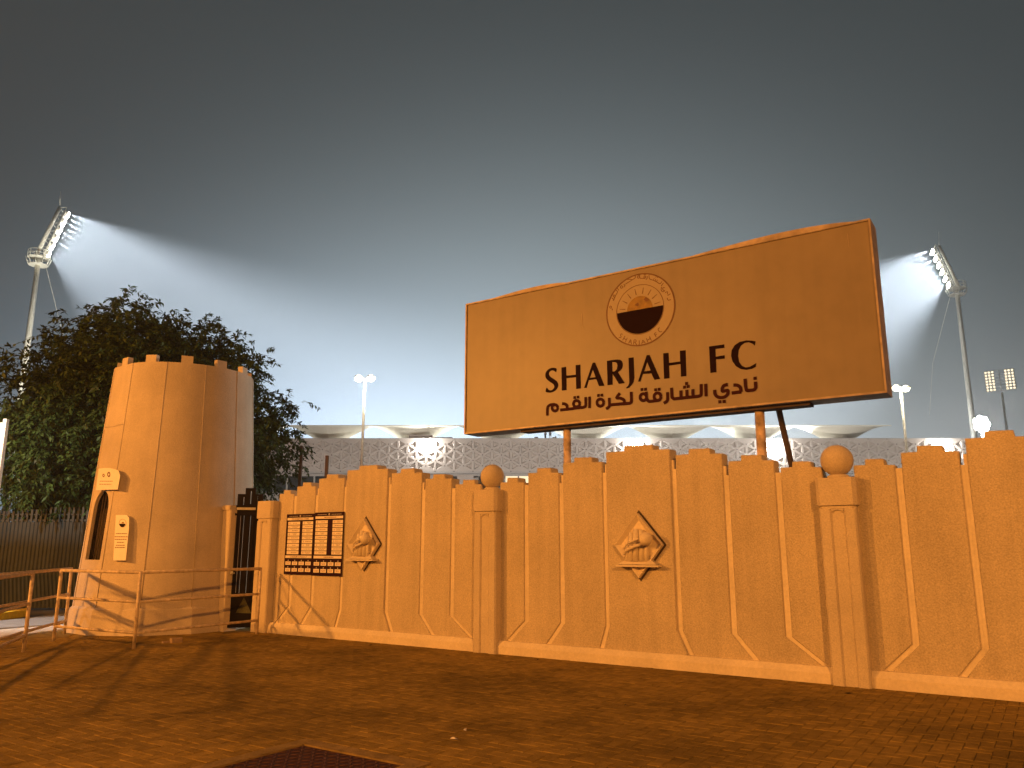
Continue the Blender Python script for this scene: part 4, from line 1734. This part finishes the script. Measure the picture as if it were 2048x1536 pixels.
# bright lamp cluster low at the right
p = dp(1963, 848, 80)
T2 = empty('floodlight_cluster', (p.x, p.y, 0), 0, 'blazing cluster of lamps just above the wall at the right', 'floodlight')
MB().tube([(0, 0, 0), (0, 0, p.z)], [.22, .12], 12).build('pole', M_MAST, T2)
MB().box(-.72, .72, .05, .18, p.z - .60, p.z + .60).build('lamp_frame', M_MAST, T2)
for k in range(8):
    a = 2 * PI * k / 7
    q = (0, 0) if k == 7 else (.60 * math.cos(a), .60 * math.sin(a))
    MB().sphere((q[0], -.02, p.z + q[1]), .30, 14, 8, (1, .5, 1)).build('lamp', M_LAMP, T2)
light('cluster_light', 'POINT', (p.x, p.y - 1.0, p.z), 9000, (1, .93, .8), .5)


# ------------------------------------------------------------------ stadium floodlight masts
def mast(base, htop, face, label, rows=6, cols=3, wid=3.0, hh=9.6, tilt=15, lens=None, panels=1, platform=True, rad=.62, beams=()):
    T2 = empty('floodlight_mast', base, 0, label, 'floodlight mast', 'stadium floodlight masts')
    hp = htop - hh * math.cos(R(tilt)) - .5
    MB().tube([(0, 0, 0), (0, 0, hp)], [rad, rad * .62], 20).build('pole', M_MAST, T2)
    f = Vector((face[0], face[1], 0)).normalized()
    r_ = Vector((f.y, -f.x, 0))
    up = (Vector((0, 0, 1)) * math.cos(R(tilt)) + f * math.sin(R(tilt))).normalized()
    fn_ = (f * math.cos(R(tilt)) - Vector((0, 0, 1)) * math.sin(R(tilt))).normalized()
    o0 = Vector((0, 0, hp + .6)) + f * .5

    def pt(a, b, c):
        return o0 + r_ * a + up * b + fn_ * c

    mb = MB()
    # rear spine and lattice frame
    if platform:
        mb.tube([pt(0, -.6, -.9), pt(0, hh, -.9)], [.34, .28], 12)
    for a in (-wid / 2, 0, wid / 2):
        mb.tube([pt(a, 0, 0), pt(a, hh, 0)], .08, 6)
    for k in range(rows + 1):
        b = hh * k / rows
        mb.tube([pt(-wid / 2, b, 0), pt(wid / 2, b, 0)], .07, 6)
        if platform:
            mb.tube([pt(0, b, -.9), pt(-wid / 2, b, 0)], .05, 6)
            mb.tube([pt(0, b, -.9), pt(wid / 2, b, 0)], .05, 6)
    if platform:
        for k in range(rows):
            s1 = 1 if k % 2 else -1
            mb.tube([pt(-s1 * wid / 2, hh * k / rows, 0), pt(s1 * wid / 2, hh * (k + 1) / rows, 0)], .045, 5)
    mb.build('lamp_frame', M_MAST, T2)
    if platform:
        mb = MB()
        for (za, zb, ra) in ((hp - .9, hp - .8, 1.5), (hp + .35, hp + .45, 1.7)):
            mb.lathe([(ra, za), (ra, zb)], n=10, smooth=False)
        for k in range(10):
            a = 2 * PI * k / 10
            mb.tube([(1.65 * math.cos(a), 1.65 * math.sin(a), hp + .4), (1.65 * math.cos(a), 1.65 * math.sin(a), hp + 1.6)], .05, 5)
            a2 = 2 * PI * (k + 1) / 10
            for z_ in (1.0, 1.6):
                mb.tube([(1.65 * math.cos(a), 1.65 * math.sin(a), hp + z_), (1.65 * math.cos(a2), 1.65 * math.sin(a2), hp + z_)], .045, 5)
            mb.tube([(1.45 * math.cos(a), 1.45 * math.sin(a), hp - .85), (1.9 * math.cos(a), 1.9 * math.sin(a), hp + .4)], .05, 5)
        mb.build('platform', M_MAST, T2)
        tp = pt(0, hh, -.9)
        MB().tube([tp, tp + Vector((-.3 * f.x, 0, 3.0))], [.05, .02], 6).build('lightning_rod', M_MAST, T2)
        MB().tube([(f.x * 1.2, f.y * 1.2, hp - .9), (f.x * 5.5, f.y * 5.5, hp - 14), (f.x * 7, f.y * 7, hp - 24)], .035, 5).build('cable', M_MAST, T2)
    for b, aim, sz, k in beams:
        light('stadium_beam', 'SPOT', Vector(base) + pt(0, b, 1.0), BP * k, BEAM, 0.15, aim, sz, 1.0)
    q = fn_.to_track_quat('Z', 'Y').to_matrix().to_4x4()
    first = None
    groups_ = [range(cols)] if panels == 1 else [range(cols), range(cols)]
    for gi, gr in enumerate(groups_):
        for i in gr:
            for k in range(rows):
                if panels == 1:
                    a = (-.5 + (i + .5) / cols) * wid
                else:
                    a = (-1 if gi == 0 else 1) * (wid * .16 + (i + .5) / cols * wid * .34)
                b = hh * (k + .5) / rows
                if first is None:
                    rl = .36 if panels == 1 else .34
                    hm = MB().lathe([(.16, -.55), (rl * .8, -.35), (rl, -.02), (rl, 0)], n=14)
                    first = hm.build('lamp', M_MAST, T2)
                    ln = MB().lathe([(rl * .95, .001), (rl * .9, .12), (rl * .68, .24), (rl * .3, .31)], n=14).build('lens', lens or M_LAMP, first)
                    ob = first
                else:
                    ob = first.copy()
                    sc.collection.objects.link(ob)
                    ob.parent = T2
                    l2 = ln.copy()
                    sc.collection.objects.link(l2)
                    l2.parent = ob
                ob.matrix_local = Matrix.Translation(pt(a, b, .55)) @ q
    return T2


htL = dp(125, 412, 125).z
mast(MAST_L, htL, (74, 60), 'tall stadium floodlight mast at the left above the tree, beaming to the right',
     beams=[(9.3 - 0.92 * q, (54 - 10.5 * q, 150, 6 - q), 26 + 1.3 * q, .62 - .035 * q) for q in range(10)])
htR = dp(1880, 492, 145).z
mast(MAST_R, htR, (-81, 32), 'tall stadium floodlight mast at the right, beaming to the left', cols=3, hh=9.0, tilt=16,
     beams=[(8.8 - 1.05 * q, (-34 + 10 * q, 152, 6 - q), 34 + 1.5 * q, .50 - .02 * q) for q in range(8)])
pf = dp(2001, 762, 245)
mast(Vector((pf.x, 245, 0)), dp(2000, 742, 245).z, (-.62, -.78), 'distant floodlight mast with two lamp panels facing the camera at the right edge', rows=7, cols=3, wid=8.2, hh=6.6, tilt=6, lens=M_LAMPD, panels=2, platform=False, rad=.5)


# ------------------------------------------------------------------ people on the roof
def skin_obj(name, verts, edges, radii, m, parent, root=0):
    me = bpy.data.meshes.new(name)
    me.from_pydata(verts, edges, [])
    me.materials.append(m)
    o = bpy.data.objects.new(name, me)
    sc.collection.objects.link(o)
    o.parent = parent
    sk = o.modifiers.new('skin', 'SKIN')
    for i, r_ in enumerate(radii):
        sv = me.skin_vertices[0].data[i] if me.skin_vertices else None
        if sv:
            sv.radius = (r_, r_) if not isinstance(r_, tuple) else r_
    if me.skin_vertices:
        me.skin_vertices[0].data[root].use_root = True
    sb = o.modifiers.new('sub', 'SUBSURF')
    sb.levels = 1
    sb.render_levels = 1
    sk.use_smooth_shade = True
    return o


def add_skin_layer(o, radii, root=0):
    bm = bmesh.new()
    bm.from_mesh(o.data)
    ly = bm.verts.layers.skin.verify()
    bm.verts.ensure_lookup_table()
    for i, v in enumerate(bm.verts):
        r_ = radii[i]
        v[ly].radius = r_ if isinstance(r_, tuple) else (r_, r_)
        v[ly].use_root = (i == root)
    bm.to_mesh(o.data)
    bm.free()


def person(loc, rz, label, cloth, arms, shorts=True):
    T2 = empty('person', loc, rz, label, 'person', 'people on the stadium roof')
    H = 1.0
    (la, lf, lh), (ra, rf, rh) = arms
    V = [(0, 0, .95), (0, .01, 1.15), (0, 0, 1.38), (0, -.01, 1.48), (0, -.02, 1.55), (0, -.02, 1.66),
         (-.18, 0, 1.40), la, lf, lh, (.18, 0, 1.40), ra, rf, rh,
         (-.09, 0, .88), (-.11, -.03, .50), (-.12, .02, .08), (-.12, -.13, .04),
         (.09, 0, .88), (.12, -.02, .50), (.14, .03, .08), (.15, -.12, .04)]
    E = [(0, 1), (1, 2), (2, 3), (3, 4), (4, 5), (2, 6), (6, 7), (7, 8), (8, 9), (2, 10), (10, 11), (11, 12), (12, 13), (0, 14), (14, 15), (15, 16), (16, 17), (0, 18), (18, 19), (19, 20), (20, 21)]
    Rr = [(.15, .11), (.13, .10), (.16, .10), .055, .075, .085, .06, .045, .038, .03, .06, .045, .038, .03, .09, .058, .038, .035, .09, .058, .038, .035]
    o = skin_obj('body', V, E, Rr, M_SKIN, T2)
    add_skin_layer(o, Rr)
    Vs = [(0, 0, .93), (0, .01, 1.15), (0, 0, 1.39), (-.19, 0, 1.40), tuple((Vector(la) + Vector((-.19, 0, 1.40))) / 2), (.19, 0, 1.40), tuple((Vector(ra) + Vector((.19, 0, 1.40))) / 2)]
    Rs = [(.175, .135), (.155, .125), (.18, .125), .085, .07, .085, .07]
    s_ = skin_obj('shirt', Vs, [(0, 1), (1, 2), (2, 3), (3, 4), (2, 5), (5, 6)], Rs, cloth, T2)
    add_skin_layer(s_, Rs)
    zk_ = .56 if shorts else .12
    Vs = [(0, 0, .95), (-.09, 0, .86), (-.115, -.02, zk_), (.09, 0, .86), (.125, -.02, zk_)]
    Rs = [(.17, .13), .115, .085, .115, .085]
    s_ = skin_obj('shorts' if shorts else 'trousers', Vs, [(0, 1), (1, 2), (0, 3), (3, 4)], Rs, M_CLOTH, T2)
    add_skin_layer(s_, Rs)
    mb = MB()
    mb.sphere((0, .0, 1.675), .098, 14, 8, (.92, 1.05, .85))
    mb.build('hair', M_HAIR, T2)
    return T2


pa = dp(1090.5, 875.5, SY + 1.6)
pb = dp(1100.3, 875.5, SY + 1.4)
zr_ = zt_s - .02
person((pa.x, SY + 1.6, zr_), R(60), 'person in dark loose clothes standing on the stadium roof, left one of two', M_CLOTH2,
       (((-.26, -.02, 1.15), (-.22, -.20, 1.0), (-.17, -.28, 1.02)), ((.26, -.02, 1.14), (.27, -.10, .92), (.26, -.14, .86))), False)
person((pb.x, SY + 1.4, zr_), R(-15), 'person in dark shirt and shorts standing on the stadium roof, right one of two', M_CLOTH,
       (((-.30, .02, 1.16), (-.20, -.14, 1.02), (-.13, -.18, 1.04)), ((.32, .02, 1.16), (.30, -.12, .98), (.22, -.18, .98))), True)
p = dp(1072.5, 872, SY + 1.5)
T2 = empty('storage_box', (p.x, SY + 1.5, zr_), 0, 'small grey box on the stadium roof left of the two people', 'box')
MB().cbox(-.27, .27, -.2, .2, 0, .34, .03).build('box_body', M_BROWN, T2)
MB().cbox(-.285, .285, -.215, .215, .341, .38, .03).build('lid', M_BROWN, T2)
p = dp(1118.5, 867, SY + 1.5)
T2 = empty('tripod_stand', (p.x, SY + 1.5, zr_), 0, 'small dark topped tripod stand on the stadium roof beside the signboard leg', 'tripod')
mb = MB()
for a in (90, 210, 330):
    mb.tube([(0, 0, .42), (.30 * math.cos(R(a)), .30 * math.sin(R(a)), 0)], .014, 6)
mb.tube([(0, 0, .35), (0, 0, .66)], .016, 6)
mb.build('legs', M_MAST, T2)
MB().cbox(-.24, .24, -.08, .08, .66, .74, .02).build('head', M_HAIR, T2)
p = dp(1108, 870, SY + 1.5)
T2 = empty('equipment_bag', (p.x, SY + 1.5, zr_), 0, 'heap of dark and pale bags on the roof between the people and the tripod', 'bag')
MB().sphere((-.05, 0, .20), .22, 16, 10, (1.1, .8, .95)).sphere((.28, .0, .28), .17, 14, 8, (.6, .7, 1.6)).build('bag', M_DUST, T2)
MB().sphere((.22, -.13, .30), .10, 12, 8, (.6, .6, 2.6)).build('strap', M_HAIR, T2)

# ------------------------------------------------------------------ small litter on the paving
rl_ = random.Random(5)
for (x, y, s_, m, nm, lb, cat) in ((352, 1285, .13, M_DUST, 'broken_brick', 'broken brick lying on the paving in front of the tower railing', 'brick'),
                                   (1075, 1320, .03, M_HAIR, 'dead_leaf', 'small dark leaf on the paving below the ball topped pillar', 'leaf'),
                                   (930, 1461, .035, M_LITTER, 'paper_scrap', 'upper of two white paper scraps on the near paving', 'litter'),
                                   (908, 1479, .035, M_LITTER, 'paper_scrap', 'lower of two white paper scraps on the near paving', 'litter'),
                                   (1251, 1411, .03, M_HAIR, 'dead_leaf', 'dark leaf alone in the middle of the right hand paving', 'leaf'),
                                   (1697, 1388, .05, M_HAIR, 'dead_leaf', 'dark leaf at the foot of the right ball topped pillar', 'leaf'),
                                   (741, 1291, .03, M_HAIR, 'dead_leaf', 'dark leaf at the foot of the wall under the diamond relief', 'leaf')):
    p = gp(x, y)
    mb = MB()
    if nm == 'broken_brick':
        mb.cbox(-s_ * .7, s_ * .7, -s_ * .4, s_ * .4, .001, .07, .02)
        mb.add([(v[0] * .7 + .14, v[1] * .5 - .03, v[2] * .4) for v in mb.v], list(mb.f))
    elif nm == 'dead_leaf':
        mb.add([(-s_, 0, .004), (-s_ * .2, s_ * .45, .012), (s_, .0, .016), (-s_ * .1, -s_ * .4, .010), (-s_ * .1, 0, .002)], [(0, 4, 1), (1, 4, 2), (2, 4, 3), (3, 4, 0)])
    else:
        mb.add([(-s_, -s_ * .3, .004), (s_ * .8, -s_ * .4, .010), (s_, s_ * .3, .004), (-s_ * .8, s_ * .35, .014), (0, 0, .018)], [(0, 1, 4), (1, 2, 4), (2, 3, 4), (3, 0, 4)])
    o = mb.build(nm, m)
    o.location = p
    o.rotation_euler = (0, 0, rl_.uniform(0, 6))
    tag(o, lb, cat)

# ------------------------------------------------------------------ the hazy night air
mh = bpy.data.materials.new('night haze')
mh.use_nodes = True
t = mh.node_tree
t.nodes.clear()
pvn = t.nodes.new('ShaderNodeVolumePrincipled')
pvn.inputs['Color'].default_value = (0.92, 0.94, 0.97, 1)
pvn.inputs['Density'].default_value = 0.0009
pvn.inputs['Anisotropy'].default_value = 0.25
ou = t.nodes.new('ShaderNodeOutputMaterial')
t.links.new(pvn.outputs[0], ou.inputs['Volume'])
hz = MB().box(-230, 230, -40, 300, -1.1, 66).build('haze', mh)
tag(hz, kind='stuff')
